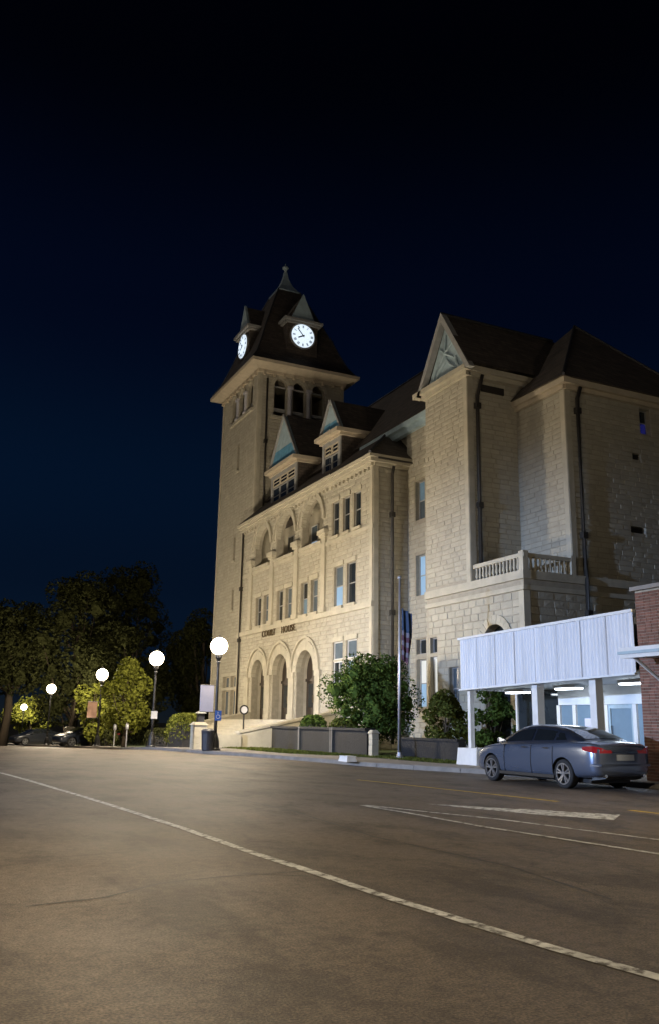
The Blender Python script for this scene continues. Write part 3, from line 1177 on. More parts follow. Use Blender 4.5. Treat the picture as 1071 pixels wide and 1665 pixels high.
def clock_dormer(rot):
    """one of the four clock dormers, modelled towards -y about the tower axis then turned"""
    half = 4.86 if rot % 2 == 0 else 4.2
    def T(s, z, d):       # s across, d outwards from the axis
        a = [(s, -d), (d, s), (-s, d), (-d, -s)][rot]
        return Vector((cx + a[0], cy + a[1], z))

    def bx(m, s0, s1, z0, z1, d0, d1):
        c = [T(s, z, d) for z in (z0, z1) for s, d in ((s0, d0), (s1, d0), (s1, d1), (s0, d1))]
        m.hexa(c[:4], c[4:])

    def pr(m, poly, d0, d1):
        m.hexa([T(s, z, d0) for s, z in poly], [T(s, z, d1) for s, z in poly])
    D = half
    m = MB()
    bx(m, -1.55, 1.55, 34.3, 38.15, 1.5, D - .12)
    dm = m.build('clock_dormer', 'slate', CH)
    m = MB()
    bx(m, -1.8, 1.8, 38.1, 38.3, 1.2, D + .12)
    bx(m, -1.95, 1.95, 38.3, 38.55, 1.2, D + .3)
    m.build('dormer_cornice', 'grey_trim', dm)
    m = MB()
    pr(m, [(-1.22, 38.55), (1.22, 38.55), (0, 41.3)], D - .25, D - .02)
    m.build('gablet', 'painted_metal', dm)
    m = MB()
    pr(m, [(-1.6, 38.55), (1.6, 38.55), (0, 41.15)], 0.4, D - .26)
    m.build('gablet_roof', 'slate', dm)
    # clock
    cz = 36.95
    m = MB()
    N = 40
    def ringpts(r, d):
        return [T(r * cos(2 * pi * i / N), cz + r * sin(2 * pi * i / N), d) for i in range(N)]
    a, b = ringpts(1.3, D - .13), ringpts(1.3, D + .02)
    m.hexa(a, b)
    m.build('clock_surround', 'grey_trim', dm)
    m = MB()
    m.hexa(ringpts(1.15, D + .0), ringpts(1.15, D + .05))
    m.build('dial', 'clock_face', dm)
    m = MB()
    mirror = -1 if rot in (2, 3) else 1
    def stroke(m, s0, z0, s1, z1, w, d0=.06, d1=.075):
        v = Vector((s1 - s0, z1 - z0)).normalized()
        n = Vector((-v.y, v.x)) * w / 2
        q = [(s0 + n.x, cz + z0 + n.y), (s1 + n.x, cz + z1 + n.y), (s1 - n.x, cz + z1 - n.y), (s0 - n.x, cz + z0 - n.y)]
        pr(m, q, D + d0, D + d1)
    for h in range(12):
        ang = pi / 2 - h * pi / 6
        n = [2, 1, 2, 3, 3, 2, 2, 3, 3, 2, 1, 2][h]
        for j in range(n):
            o = (j - (n - 1) / 2) * .085
            dx, dy = cos(ang), sin(ang)
            s0, z0 = dx * .78 - dy * o, dy * .78 + dx * o
            s1, z1 = dx * 1.05 - dy * o, dy * 1.05 + dx * o
            stroke(m, s0, z0, s1, z1, .05)
    m.build('numerals', 'clock_mark', dm)
    for ln, w, ang, nm in ((.55, .13, radians(207), 'hour_hand'), (.85, .09, radians(131), 'minute_hand')):
        m = MB()
        stroke(m, -cos(ang) * .16, -sin(ang) * .16, cos(ang) * ln, sin(ang) * ln, w, .08 if nm[0] == 'h' else .1, .095 if nm[0] == 'h' else .115)
        m.build(nm, 'clock_mark', dm)


# sides: 0 faces -y, 1 faces +x, 2 faces +y, 3 faces -x
for r in range(4):
    clock_dormer(r)


# roofs of the front block and the main block
def roof_mesh(name, vs, fs, thick=0.12, mat_='slate'):
    t = MB()
    t.add(vs, fs)
    o = t.build(name, mat_, CH)
    return o


roof_mesh('front_roof', [(24.45, 45.85, 18.01), (24.45, 69.85, 18.01), (28.4, 69.85, 21.5), (28.4, 49.9, 21.5), (28.1, 45.85, 18.01), (28.4, 49.9, 18.0), (28.4, 69.85, 18.0)],
          [(0, 3, 2, 1), (0, 4, 3), (4, 5, 3), (0, 1, 6, 5, 4), (5, 6, 2, 3), (1, 2, 6)])
roof_mesh('main_roof', [(26.85, 41.9, 20.41), (26.85, 70.2, 20.41), (33, 70.2, 27.75), (33, 50.5, 27.75), (39.5, 41.9, 20.41), (39.5, 70.2, 20.41)],
          [(0, 3, 2, 1), (0, 4, 3), (4, 5, 2, 3), (0, 1, 5, 4), (1, 2, 5)])
t = MB()
t.add([(28, 46.4, 17.5), (39, 46.4, 17.5), (39, 69.9, 17.5), (28, 69.9, 17.5), (28, 46.4, 20.3), (39, 46.4, 20.3), (39, 69.9, 20.3), (28, 69.9, 20.3)],
      [(0, 1, 5, 4), (1, 2, 6, 5), (3, 0, 4, 7)])
t.add([(39, 33.5, 0), (39, 70, 0), (39, 70, 20.3), (39, 33.5, 20.3)], [(0, 1, 2, 3)])
t.build('rear_wall', 'dressed_stone', CH)


def ridge(pts, r=.09):
    m = MB()
    m.tube(pts, r, 7)
    m.build('ridge_cap', 'ridge_metal', CH)


ridge([(24.45, 45.85, 18.05), (28.4, 49.9, 21.55)])
ridge([(33, 70.0, 27.8), (33, 50.5, 27.8), (26.9, 42.0, 20.45)])
ridge([(25.6, 39.4, 24.78), (33.7, 39.4, 24.78)])
ridge([(28.85, 33.0, 19.36), (34.6, 38.4, 25.55), (40.2, 33.0, 19.36)])
for a, b in ((-1, -1), (1, -1), (-1, 1), (1, 1)):
    ridge([(cx + a * hx, cy + b * hy, z + .03) for z, hx, hy in [(33.5, 5.22, 5.65), (34.0, 4.88, 5.3), (34.5, 4.55, 5.0), (36, 3.95, 4.35), (38, 3.25, 3.6), (41, 2.1, 2.3), (43.3, 1.15, 1.2)]], .08)


# roof dormers with steep metal gables
def big_dormer(yc, hw, x0, zb, ze, za, xr, ns, lit=False):
    fr = Frame('x', x0)
    m = MB()      # cheeks and body
    fr.box(m, yc - hw + .28, yc + hw - .28, zb - 1.4, ze - .4, -(xr - x0), -0.06)
    dm = m.build('roof_dormer', 'slate', CH)
    m = MB()
    fr.box(m, yc - hw + .3, yc - hw + .62, zb, ze - .4, -0.05, 0.06)
    fr.box(m, yc + hw - .62, yc + hw - .3, zb, ze - .4, -0.05, 0.06)
    fr.box(m, yc - hw + .62, yc + hw - .62, ze - .7, ze - .4, -0.05, 0.05)
    fr.box(m, yc - hw + .62, yc + hw - .62, zb, zb + .25, -0.05, 0.05)
    m.build('dormer_frame', 'grey_trim', dm)
    a, b = yc - hw + .64, yc + hw - .64
    w = (b - a) / ns
    zt = ze - 1.45
    for i in range(ns):
        for z0, z1, cl in ((zb + .27, zt - .05, 1), (zt + .05, ze - .72, 1)):
            mm = MB()
            s0, s1 = a + w * i + .03, a + w * (i + 1) - .03
            fr.box(mm, s0, s0 + .09, z0, z1, -.05, .04)
            fr.box(mm, s1 - .09, s1, z0, z1, -.05, .04)
            fr.box(mm, s0 + .09, s1 - .09, z0, z0 + .09, -.05, .04)
            fr.box(mm, s0 + .09, s1 - .09, z1 - .09, z1, -.05, .04)
            fr.box(mm, s0 + .09, s1 - .09, (z0 + z1) / 2 - .03, (z0 + z1) / 2 + .03, -.05, .03)
            wn_ = mm.build('sash', 'cream_trim' if z0 > zt else 'grey_trim', dm)
            wn_['label'] = 'small dormer window with one glazing bar'
            mm = MB()
            fr.box(mm, s0 + .1, s1 - .1, z0 + .1, z1 - .1, -.055, .0)
            mm.build('pane', 'dark_glass', dm)
    m = MB()
    fr.box(m, yc - hw + .05, yc + hw - .05, ze - .4, ze - .2, -(xr - x0) * .8, 0.2)
    fr.box(m, yc - hw - .1, yc + hw + .1, ze - .2, ze + .1, -(xr - x0) * .8, 0.55)
    m.build('dormer_cornice', 'cream_trim', dm)
    m = MB()
    fr.prism(m, [(yc - hw + .12, ze + .1), (yc + hw - .12, ze + .1), (yc, za - .12)], -0.1, 0.1)
    g = m.build('gable', 'painted_metal', dm)
    k = .34
    m = MB()
    zz = ze + .1
    H = za - .12 - zz
    fr.prism(m, [(yc - (hw - .3), zz + .12), (yc + (hw - .3), zz + .12), (yc + (hw - .3) * (1 - k), zz + H * k), (yc - (hw - .3) * (1 - k), zz + H * k)], 0.105, 0.125)
    m.build('gable_band', 'blue_panel', dm)
    m = MB()
    for sg in (-1, 1):
        fr.prism(m, [(yc + sg * (hw + .06), ze + .1), (yc + sg * (hw - .12), ze + .1), (yc, za - .16), (yc, za + .06)], 0.11, 0.26)
    m.build('rake_board', 'grey_trim', dm)
    m = MB()
    fr.prism(m, [(yc - hw, ze + .1), (yc + hw, ze + .1), (yc, za)], -(xr - x0), -0.11)
    m.build('dormer_roof', 'slate', dm)


big_dormer(63.3, 2.95, 26.0, 18.7, 21.95, 26.3, 33.0, 3)
big_dormer(54.5, 1.72, 26.0, 18.9, 21.9, 24.6, 30.6, 2)

# gable block, base block and right block
gh = []
bh = [arch(35.5, 1.0, 1.0, 5.5, 10), rect(40.85, 41.55, 2.6, 5.25), rect(40.85, 41.55, 5.45, 6.3), rect(38.8, 39.7, 2.4, 4.6)]
stone_wall('gable_wall', GF, rect(37.5, 41.8, 8.9, 20.9), gh, 0.3, bl=[(37.85, 41.8, 9.05, 20.3)], singles=True, course=0.275)
stone_wall('base_wall', GF, rect(33.2, 41.8, 0, 8.6), bh, 0.5, bl=[(33.5, 41.7, 0.2, 7.9)], margin=0.08, course=.36)
for a, b in ((37.49, 37.84),):
    t = MB()
    GF.box(t, a, b, 8.9, 20.3, -.02, .045)
    t.build('corner_pilaster', 'dressed_stone', CH)
stone_wall('gable_side_wall', GS, rect(26.0, 33, 8.6, 20.6), [], 0.3, bl=[(26.35, 29.35, 8.9, 20.2)], course=0.275)
t = MB()
GS.box(t, 25.99, 26.34, 8.9, 20.3, -.02, .045)
t.build('corner_pilaster', 'dressed_stone', CH)
t = MB()
t.add([(26, 41.8, 0), (28, 41.8, 0), (28, 41.8, 20.8), (26, 41.8, 20.8)], [(0, 1, 2, 3)])
t.build('return_wall', 'dressed_stone', CH)
stone_wall('right_wall', RF, rect(33.5, 37.6, 8.6, 19.0), [], 0.3, bl=[(33.85, 37.55, 8.9, 18.7)], course=0.275)
rsh = [rect(34.45, 35.2, 17.15, 18.6), rect(33.75, 34.3, 15.6, 15.95), rect(33.3, 34.3, 11.55, 11.9)]
stone_wall('right_side_wall', RS, rect(29.3, 39.8, 8.6, 19.0), rsh, 0.4, bl=[(29.65, 39.8, 8.9, 18.7)], course=0.275)
t = MB()
RF.box(t, 33.49, 33.84, 8.9, 18.75, -.02, .045)
t.build('corner_pilaster', 'dressed_stone', CH)
t = MB()
RS.box(t, 29.29, 29.64, 8.9, 18.75, -.02, .045)
t.build('corner_pilaster', 'dressed_stone', CH)
sash(CH, RS, 34.45, 35.2, 17.15, 18.6, .3, rows=2, glass_list=['violet_glass', 'dark_glass'])
for s0, s1, z0, z1 in ((33.75, 34.3, 15.6, 15.95), (33.3, 34.3, 11.55, 11.9)):
    m = MB()
    for i in range(4):
        z = z0 + (z1 - z0) * (i + .1) / 4
        RS.box(m, s0, s1, z, z + .03, -.25, -.1)
    RS.box(m, s0, s1, z0, z1, -.3, -.27)
    m.build('wall_vent', 'iron_pipe', CH)
m = MB()
GS.box(m, 26.9, 28.4, 19.55, 19.95, 0.0, 0.11)
m.build('wall_vent', 'iron_pipe', CH)
stone_wall('base_side_wall', BS, rect(26.0, 42, 0, 8.6), [], 0.4, bl=[(26.35, 42, 0.2, 7.9)], course=.36)
t = MB()
t.box((25.92, 33.12, 0.1), (26.3, 33.5, 7.9))
t.build('corner_pilaster', 'dressed_stone', CH)
t = MB()
GF.box(t, 33.04, 41.85, 7.92, 8.15, -.1, .14)
BS.box(t, 26.11, 42, 7.922, 8.148, -.1, .138)
t.build('string_course', 'dressed_stone', CH)
t = MB()
GF.box(t, 33.0, 41.85, 8.45, 8.86, -.3, .16)
BS.box(t, 26.31, 42, 8.452, 8.858, -.29, .158)
t.build('base_coping', 'dressed_stone', CH)
t = MB()
t.add([(26, 33.2, 8.59), (42, 33.2, 8.59), (42, 37.6, 8.59), (26, 37.6, 8.59)], [(0, 1, 2, 3)])
t.build('terrace', 'concrete', CH)
sash(CH, GF, 40.85, 41.55, 2.6, 5.25, .25, 'white_lit_glass', rows=1, bar=.09, fm='white_paint')
sash(CH, GF, 40.85, 41.55, 5.45, 6.3, .25, 'dark_glass', rows=1)
sash(CH, GF, 38.8, 39.7, 2.4, 4.6, .25, 'sky_glass', rows=2)
m = MB()
GF.prism(m, arch(35.5, .98, 1.0, 5.5, 10), -.42, -.38)
m.build('arched_door', 'dark_glass', CH)
m = MB()
ring(m, GF, 35.5, 5.5, 1.0, 1.45, -.2, .09, n=11)
m.build('arch_stones', 'dressed_stone', CH)
# balustrade on the terrace edge
m = MB()
GF.box(m, 33.2, 37.4, 9.55, 9.75, -.32, -.06)
BS.box(m, 26.33, 29.2, 9.552, 9.748, -.32, -.06)
rail = m.build('balustrade', 'dressed_stone', CH)
m = MB()
m.box((26.04, 33.24, 8.87), (26.38, 33.58, 9.85))
m.build('newel', 'dressed_stone', rail)
m = MB()
m.box((29.0, 33.24, 8.87), (29.28, 33.48, 9.85))
m.build('newel', 'dressed_stone', rail)
pb = [(.07, 0), (.07, .06), (.045, .12), (.085, .26), (.05, .48), (.06, .56), (.075, .68)]
for i in range(13):
    m = MB()
    m.lathe((26.19, 33.82 + i * .285, 8.87), pb, 8)
    m.build('baluster', 'dressed_stone', rail)
for i in range(8):
    m = MB()
    m.lathe((26.62 + i * .29, 33.39, 8.87), pb, 8)
    m.build('baluster', 'dressed_stone', rail)
# gable of the gable block
t = MB()
GF.box(t, 37.3, 41.95, 20.3, 20.55, -.1, .2)
GF.box(t, 37.1, 42.6, 20.55, 20.85, -.1, .42)
GS.box(t, 26.0, 30, 20.302, 20.548, -.1, .2)
GS.box(t, 26.0, 31, 20.552, 20.848, -.1, .4)
t.build('cornice', 'dressed_stone', CH)
t = MB()
GF.prism(t, [(37.3, 20.86), (41.5, 20.86), (39.4, 24.3)], -.3, .02)
gp = t.build('pediment', 'painted_metal', CH)
for s0, z0, s1, z1 in ((38.2, 21.0, 39.4, 22.0), (40.6, 21.0, 39.4, 22.0), (39.4, 22.0, 39.4, 23.5), (38.7, 21.9, 40.1, 22.9), (40.1, 21.9, 38.7, 22.9), (38.0, 20.95, 38.5, 21.9), (40.8, 20.95, 40.3, 21.9)):
    m = MB()
    pts = [GF.p(s0, z0, .03), GF.p((s0 + s1) / 2 + .12, (z0 + z1) / 2, .07), GF.p(s1, z1, .03)]
    m.tube(pts, [.06, .10, .05], 6)
    m.build('relief_scroll', 'painted_metal', gp)
for sg in (-1, 1):
    m = MB()
    GF.prism(m, [(39.4 + sg * 2.75, 20.55), (39.4 + sg * 2.4, 20.55), (39.4, 24.25), (39.4, 24.85)], .05, .42)
    m.build('rake_board', 'grey_trim', CH)
roof_mesh('gable_roof', [(25.6, 36.75, 20.86), (25.6, 39.4, 24.72), (25.6, 42.05, 20.86), (35, 36.75, 20.86), (35, 39.4, 24.72), (35, 42.05, 20.86)],
          [(0, 3, 4, 1), (1, 4, 5, 2), (3, 5, 4)])
t = MB()
RF.box(t, 33.4, 37.5, 18.75, 18.98, -.1, .16)
RF.box(t, 33.08, 37.5, 18.98, 19.3, -.1, .34)
RS.box(t, 29.3, 39.9, 18.752, 18.978, -.1, .16)
RS.box(t, 29.3, 40.1, 18.982, 19.298, -.1, .38)
t.build('cornice', 'cream_trim', CH)
roof_mesh('right_roof', [(28.85, 33.0, 19.31), (40.2, 33.0, 19.31), (40.2, 43.8, 19.31), (28.85, 43.8, 19.31), (34.6, 38.4, 25.5)],
          [(0, 1, 4), (1, 2, 4), (2, 3, 4), (3, 0, 4), (3, 2, 1, 0)])
m = MB()
m.tube([(38.0, 34.6, 20.9), (38.0, 34.6, 21.7)], .09, 8)
m.build('roof_vent', 'pole_metal', CH)


# rain pipes
def pipe(pts, brackets, r=.085):
    m = MB()
    m.tube(pts, r, 8)
    o = m.build('downpipe', 'iron_pipe', CH, smooth=True)
    for (x, y, z) in brackets:
        q = MB()
        q.box((x - .15, y - .13, z - .16), (x + .15, y + .13, z + .16))
        q.build('pipe_bracket', 'iron_pipe', o)
    return o


pipe([(24.85, 69.3, 17.3), (24.85, 69.3, 1.0)], [(24.85, 69.3, 12.5), (24.85, 69.3, 8.2)])
pipe([(26.25, 46.0, 17.4), (26.25, 46.2, 16.9), (26.25, 46.2, .5)], [(26.25, 46.2, 14.3), (26.25, 46.2, 8.2)], .1)
pipe([(26.75, 69.75, 32.0), (26.75, 69.75, 18.5)], [(26.75, 69.75, 26.0)])
pipe([(26.8, 37.15, 20.4), (26.72, 37.25, 19.9), (26.55, 37.33, 19.2), (26.53, 37.33, 9.0)], [(26.53, 37.3, 18.6), (26.53, 37.3, 13)], .1)
pipe([(30.1, 33.15, 18.9), (30.0, 33.32, 18.3), (29.96, 33.34, 9.4), (29.7, 33.0, 8.6), (29.7, 33.0, .5)], [(29.96, 33.3, 17.6), (29.96, 33.3, 11.0), (29.7, 32.96, 7.0)], .11)
m = MB()
m.tube([(25.05, 45.83, 17.75), (27.9, 45.83, 17.72)], .07, 8)
m.build('gutter', 'iron_pipe', CH)

# ------------------------------------------------------------------ entrance steps and forecourt
ES = thing('entrance_stairs', (20 * K, 58 * K, 0), 'broad pale stone stairs with cheek walls below the entrance arches', 'stairs')
NST = 11
for i in range(NST):
    m = MB()
    x0 = 18.9 + i * .36
    m.box((x0, 51.2, -.6), (x0 + .37 if i < NST - 1 else 25.0, 66.4, .15 + (i + 1) * .15))
    m.build('step', 'dressed_stone', ES)
for y0, y1, nm in ((50.4, 51.2, 0), (66.4, 67.1, 0)):
    m = MB()
    m.hexa([(18.4, y0, -.6), (25.0, y0, -.6), (25.0, y1, -.6), (18.4, y1, -.6)],
           [(18.4, y0, .95), (25.0, y0, 2.3), (25.0, y1, 2.3), (18.4, y1, .95)])
    m.build('cheek_wall', 'dressed_stone', ES)
    m = MB()
    m.hexa([(18.3, y0 - .08, .96), (25.0, y0 - .08, 2.31), (25.0, y1 + .08, 2.31), (18.3, y1 + .08, .96)],
           [(18.3, y0 - .08, 1.08), (25.0, y0 - .08, 2.43), (25.0, y1 + .08, 2.43), (18.3, y1 + .08, 1.08)])
    m.build('coping', 'dressed_stone', ES)
m = MB()
m.box((16.9, 50.9, -.4), (18.9, 60.5, .42))
m.build('landing', 'dressed_stone', ES)
m = MB()
m.box((16.6, 50.2, -.4), (18.4, 50.88, .9))
m.build('cheek_wall', 'dressed_stone', ES)

# dark low wall with slim posts, shrubs behind it
RW = thing('retaining_wall', (20 * K, 43 * K, 0), 'low dark grey retaining wall with pale slim posts along the lawn', 'wall')
ys = [37.6, 41.3, 45.3, 49.6]
for a, b in zip(ys, ys[1:]):
    m = MB()
    fr = Frame('x', 20.0)
    m.box((20.03, a + .1, 0), (20.38, b - .1, 1.30))
    pn = m.build('wall_panel', 'dark_wall', RW)
    m = MB()
    m.box((19.92, a + .1, 1.305), (20.48, b - .1, 1.42))
    m.build('coping', 'dark_wall', RW)
for y in ys[1:3]:
    m = MB()
    m.box((19.9, y - .1, 0), (20.45, y + .1, 1.44))
    m.build('post', 'post_stone', RW)
RW2 = thing('retaining_wall', (21.2 * K, 34 * K, 0), 'short run of low dark wall behind the flagpole', 'wall')
fr = Frame('x', 21.2)
m = MB()
m.box((21.23, 31.8, 0), (21.55, 36.8, .95))
pn = m.build('wall_panel', 'dark_wall', RW2)
m = MB()
m.box((21.15, 31.8, .955), (21.62, 36.8, 1.05))
m.build('coping', 'dark_wall', RW2)


def pier(x, y, w, h, label, matname='dressed_stone'):
    z = gz(y) + .14
    t = thing('stone_pier', (x * K, y * K, z * K), label, 'pier')
    n = 4
    for i in range(n):
        m = MB()
        a, b = z + h * i / n, z + h * (i + 1) / n - .012
        j = random.uniform(-.012, .012)
        m.box((x - w + j, y - w, a), (x + w + j, y + w, b))
        m.build('stone', matname, t)
    m = MB()
    c = w + .06
    m.hexa([(x - c, y - c, z + h), (x + c, y - c, z + h), (x + c, y + c, z + h), (x - c, y + c, z + h)],
           [(x - w * .7, y - w * .7, z + h + .16), (x + w * .7, y - w * .7, z + h + .16), (x + w * .7, y + w * .7, z + h + .16), (x - w * .7, y + w * .7, z + h + .16)])
    m.build('cap', matname, t)
    return t


pier(14.95, 47.6, .36, 1.28, 'pale stone pier on the pavement left of the nearest lamp post')
pier(20.15, 37.25, .17, 1.05, 'pale stone pier at the end of the dark retaining wall')
pier(14.25, 84.0, .45, 1.5, 'far pale stone pier between two parked cars at left')

# ------------------------------------------------------------------ street lamps
LAMPH = 5.4 * K


def make_lamp():
    t = thing('street_lamp', (0, 0, 0), 'x', 'street lamp', 'globe street lamps along the kerb')
    m = MB(True)
    m.lathe((0, 0, 0), [(.26, 0), (.26, .10), (.21, .14), (.19, .45), (.15, .62), (.11, .70), (.085, .82)], 16)
    m.build('base', 'lamp_iron', t, smooth=False)
    m = MB(True)
    m.lathe((0, 0, .8), [(.08, 0), (.075, .6), (.058, 2.9), (.06, 3.1), (.09, 3.16), (.09, 3.22), (.06, 3.26), (.06, 3.32)], 12)
    m.build('shaft', 'lamp_iron', t, smooth=True)
    m = MB(True)
    m.lathe((0, 0, LAMPH - .48), [(.06, -.2), (.14, -.05), (.17, .06), (.17, .10)], 14)
    m.build('collar', 'lamp_iron', t)
    m = MB(True)
    prof = [(.40 * sin(pi * i / 10) + .002, LAMPH - .40 * cos(pi * i / 10)) for i in range(11)]  # globe made larger than life so its shape takes in the lamp's glare
    m.lathe((0, 0, 0), prof, 16)
    g = m.build('globe', 'lamp_globe', t, smooth=True)
    m = MB(True)
    m.lathe((0, 0, LAMPH + .40), [(.10, -.03), (.06, .05), (.02, .12)], 10)
    m.build('cap', 'lamp_iron', t)
    return t


def copy_tree(o, parent=None):
    c = o.copy()
    COL.objects.link(c)
    c.parent = parent
    for ch in o.children:
        copy_tree(ch, c)
    return c


LAMPS = [(15.0, 44.9, .14, 'nearest globe street lamp, in front of the clock tower beside the dark litter bin'),
         (14.24, 54.8, None, 'globe street lamp second from the courthouse, with a small white plate on its post'),
         (13.9, 69.6, None, 'globe street lamp with a pink banner, beside the yellow-green tree'),
         (13.4, 91.4, None, 'fourth globe street lamp from the courthouse, left of the pink banner'),
         (17.3, 144.0, None, 'farthest globe street lamp, glowing low among leaves at the left edge')]
lamp0 = make_lamp()
for i, (x, y, z, lab) in enumerate(LAMPS):
    o = lamp0 if i == 0 else copy_tree(lamp0)
    o.location = (x * K, y * K, ((gz(y) + .14) if z is None else z) * K - .02)
    o['label'] = lab

for x, y, lab in ((-5.0, 9.0, 'globe street lamp on the near side of the street, closest to the viewer'),
                  (-9.0, 38.0, 'globe street lamp on the near side of the street, farther along'),
                  (19.25, 7.6, 'globe street lamp on the pavement past the brick building')):
    o = copy_tree(lamp0)
    o.location = (x * K, y * K, 0)
    o['label'] = lab
    o['group'] = 'globe street lamps behind the viewer'

# tall white street light across the road from the shop: its cool beam falls on the shop and the lower walls
FLP = thing('flood_light', (-42 * K, 25 * K, 0), 'tall cool white flood light on a pole across the road from the shop', 'flood light')
m = MB(True)
m.tube([(0, 0, 0), (0, 0, 7.6)], [.11, .07], 10)
m.build('pole', 'pole_metal', FLP, smooth=True)
m = MB(True)
m.box((-.3, -.2, 7.6), (.15, .2, 7.95))
m.build('housing', 'pole_metal', FLP)
m = MB(True)
m.box((.152, -.17, 7.63), (.17, .17, 7.92))
m.build('lens', 'canopy_tube', FLP)
fl = bpy.data.lights.new('flood_beam', 'SPOT')
fl.energy = 120000
fl.color = (0.45, 0.63, 1.0)
fl.spot_size = radians(54)
fl.spot_blend = 0.5
fl.shadow_soft_size = 0.15
flo = bpy.data.objects.new('flood_beam', fl)
COL.objects.link(flo)
flo.parent = FLP
flo.location = (.25, 0, 7.78)
_tv = Vector((26 * K, 36 * K, 0)) - Vector((-42 * K + .25, 25 * K, 0))
_tv.z = -_tv.length * math.tan(radians(20))
flo.rotation_euler = (-_tv).to_track_quat('Z', 'Y').to_euler()


def plate(name, cx, cy, cz, w, h, matname, label, cat, rz=0.0, pole=None, thick=.02, inner=None):
    """flat panel on a lamp post, face to the street"""
    t = thing(name, (cx * K, cy * K, cz * K), label, cat, rz=rz)
    m = MB(True)
    m.box((-w / 2, -thick / 2, -h / 2), (w / 2, thick / 2, h / 2))
    m.build('panel', matname, t)
    if pole:
        m = MB(True)
        for zz in pole:
            m.tube([(-w / 2, 0, zz), (w / 2 + .12, 0, zz)], .015, 6)
        m.build('bracket', 'lamp_iron', t)
    if inner:
        inner(t, thick)
    return t


plate('banner', 14.45, 44.88, 2.78, .64, 1.2, 'pale_banner', 'pale lavender banner hung on the nearest lamp post', 'banner', pole=(.6, -.6))
plate('banner', 13.32, 69.5, 2.35, .62, 1.05, 'pink_banner', 'pink banner hung on a lamp post by the yellow-green tree', 'banner', pole=(.53, -.53))


def access_mark(t, th):
    m = MB(True)
    y = -th / 2 - .004
    m.tube([(-.02, y, .10), (-.02, y, .02), (.06, y, .02), (.09, y, -.08)], .014, 6)
    m.lathe((-.02, y, .13), [(.02, 0), (.028, .015), (.02, .03)], 8)
    for i in range(9):
        a0, a1 = radians(120 + i * 25), radians(145 + i * 25)
        m.tube([(-.01 + .085 * cos(a0), y, -.05 + .085 * sin(a0)), (-.01 + .085 * cos(a1), y, -.05 + .085 * sin(a1))], .012, 5)
    m.build('symbol', 'white_sign', t)


plate('parking_sign', 15.05, 44.70, 1.92, .30, .44, 'blue_sign', 'small blue parking sign on the nearest lamp post', 'sign', inner=access_mark)
plate('post_plate', 14.25, 54.60, 1.95, .34, .40, 'white_sign', 'small white plate on the second lamp post', 'sign')

LB_ = thing('litter_bin', (14.55 * K, 44.75 * K, .14 * K), 'dark litter bin at the foot of the nearest lamp post', 'litter bin')
m = MB(True)
m.lathe((0, 0, 0), [(.22, 0), (.25, .05), (.28, .75), (.29, .8), (.27, .84)], 16)
m.build('body', 'bin_plastic', LB_)
m = MB(True)
m.lathe((0, 0, .84), [(.30, 0), (.30, .05), (.2, .12), (.12, .13)], 16)
m.build('lid', 'bin_plastic', LB_)

MBX = thing('pedestal_box', (15.0 * K, 47.55 * K, 1.56 * K), 'dark box with a pale cap standing on the stone pier by the lamp', 'box')
m = MB(True)
m.box((-.15, -.15, .0), (.15, .15, .42))
m.build('body', 'bin_plastic', MBX)
m = MB(True)
m.hexa([(-.24, -.24, .42), (.24, -.24, .42), (.24, .24, .42), (-.24, .24, .42)], [(-.05, -.05, .55), (.05, -.05, .55), (.05, .05, .55), (-.05, .05, .55)])
m.build('cap', 'white_paint', MBX)

for i, (x, y, lab) in enumerate([(14.0, 60.5, 'parking meter with a pale head, the nearer of two left of the second lamp'),
                                 (13.95, 64.0, 'parking meter with a pale head, the farther of two left of the second lamp')]):
    z = gz(y) + .14
    t = thing('parking_meter', (x * K, y * K, z * K), lab, 'parking meter', 'parking meters on the kerb')
    m = MB(True)
    m.tube([(0, 0, 0), (0, 0, 1.0)], .035, 8)
    m.build('post', 'pole_metal', t)
    m = MB(True)
    m.lathe((0, 0, 1.0), [(.05, 0), (.1, .06), (.11, .22), (.08, .34), (.03, .38)], 12)
    m.build('head', 'pole_metal', t, smooth=True)

RSG = thing('round_sign', (21.0 * K, 57.0 * K, 1.05 * K), 'small round sign on a dark post on the entrance stairs', 'sign')
m = MB(True)
m.tube([(0, 0, -.1), (0, 0, 1.0)], .05, 8)
m.build('post', 'lamp_iron', RSG)
m = MB(True)
for i in range(20):
    a0, a1 = 2 * pi * i / 20, 2 * pi * (i + 1) / 20
    m.tube([(.24 * cos(a0), 0, 1.2 + .24 * sin(a0)), (.24 * cos(a1), 0, 1.2 + .24 * sin(a1))], .05, 6)
m.build('rim', 'lamp_iron', RSG)
m = MB(True)
m.hexa([(.22 * cos(2 * pi * i / 20), .02, 1.2 + .22 * sin(2 * pi * i / 20)) for i in range(20)],
       [(.22 * cos(2 * pi * i / 20), -.02, 1.2 + .22 * sin(2 * pi * i / 20)) for i in range(20)])
m.build('plate', 'white_sign', RSG)

WB = thing('utility_box', (16.35 * K, 32.4 * K, .15 * K), 'small white box lying on the kerb edge in front of the lawn', 'box')
m = MB(True)
m.hexa([(-.2, -.34, 0), (.2, -.34, 0), (.2, .34, 0), (-.2, .34, 0)], [(-.15, -.3, .16), (.15, -.3, .16), (.15, .3, .16), (-.15, .3, .16)])
m.build('body', 'white_paint', WB)
m = MB(True)
m.box((-.17, -.32, .162), (.17, .32, .19))
m.build('lid', 'white_paint', WB)

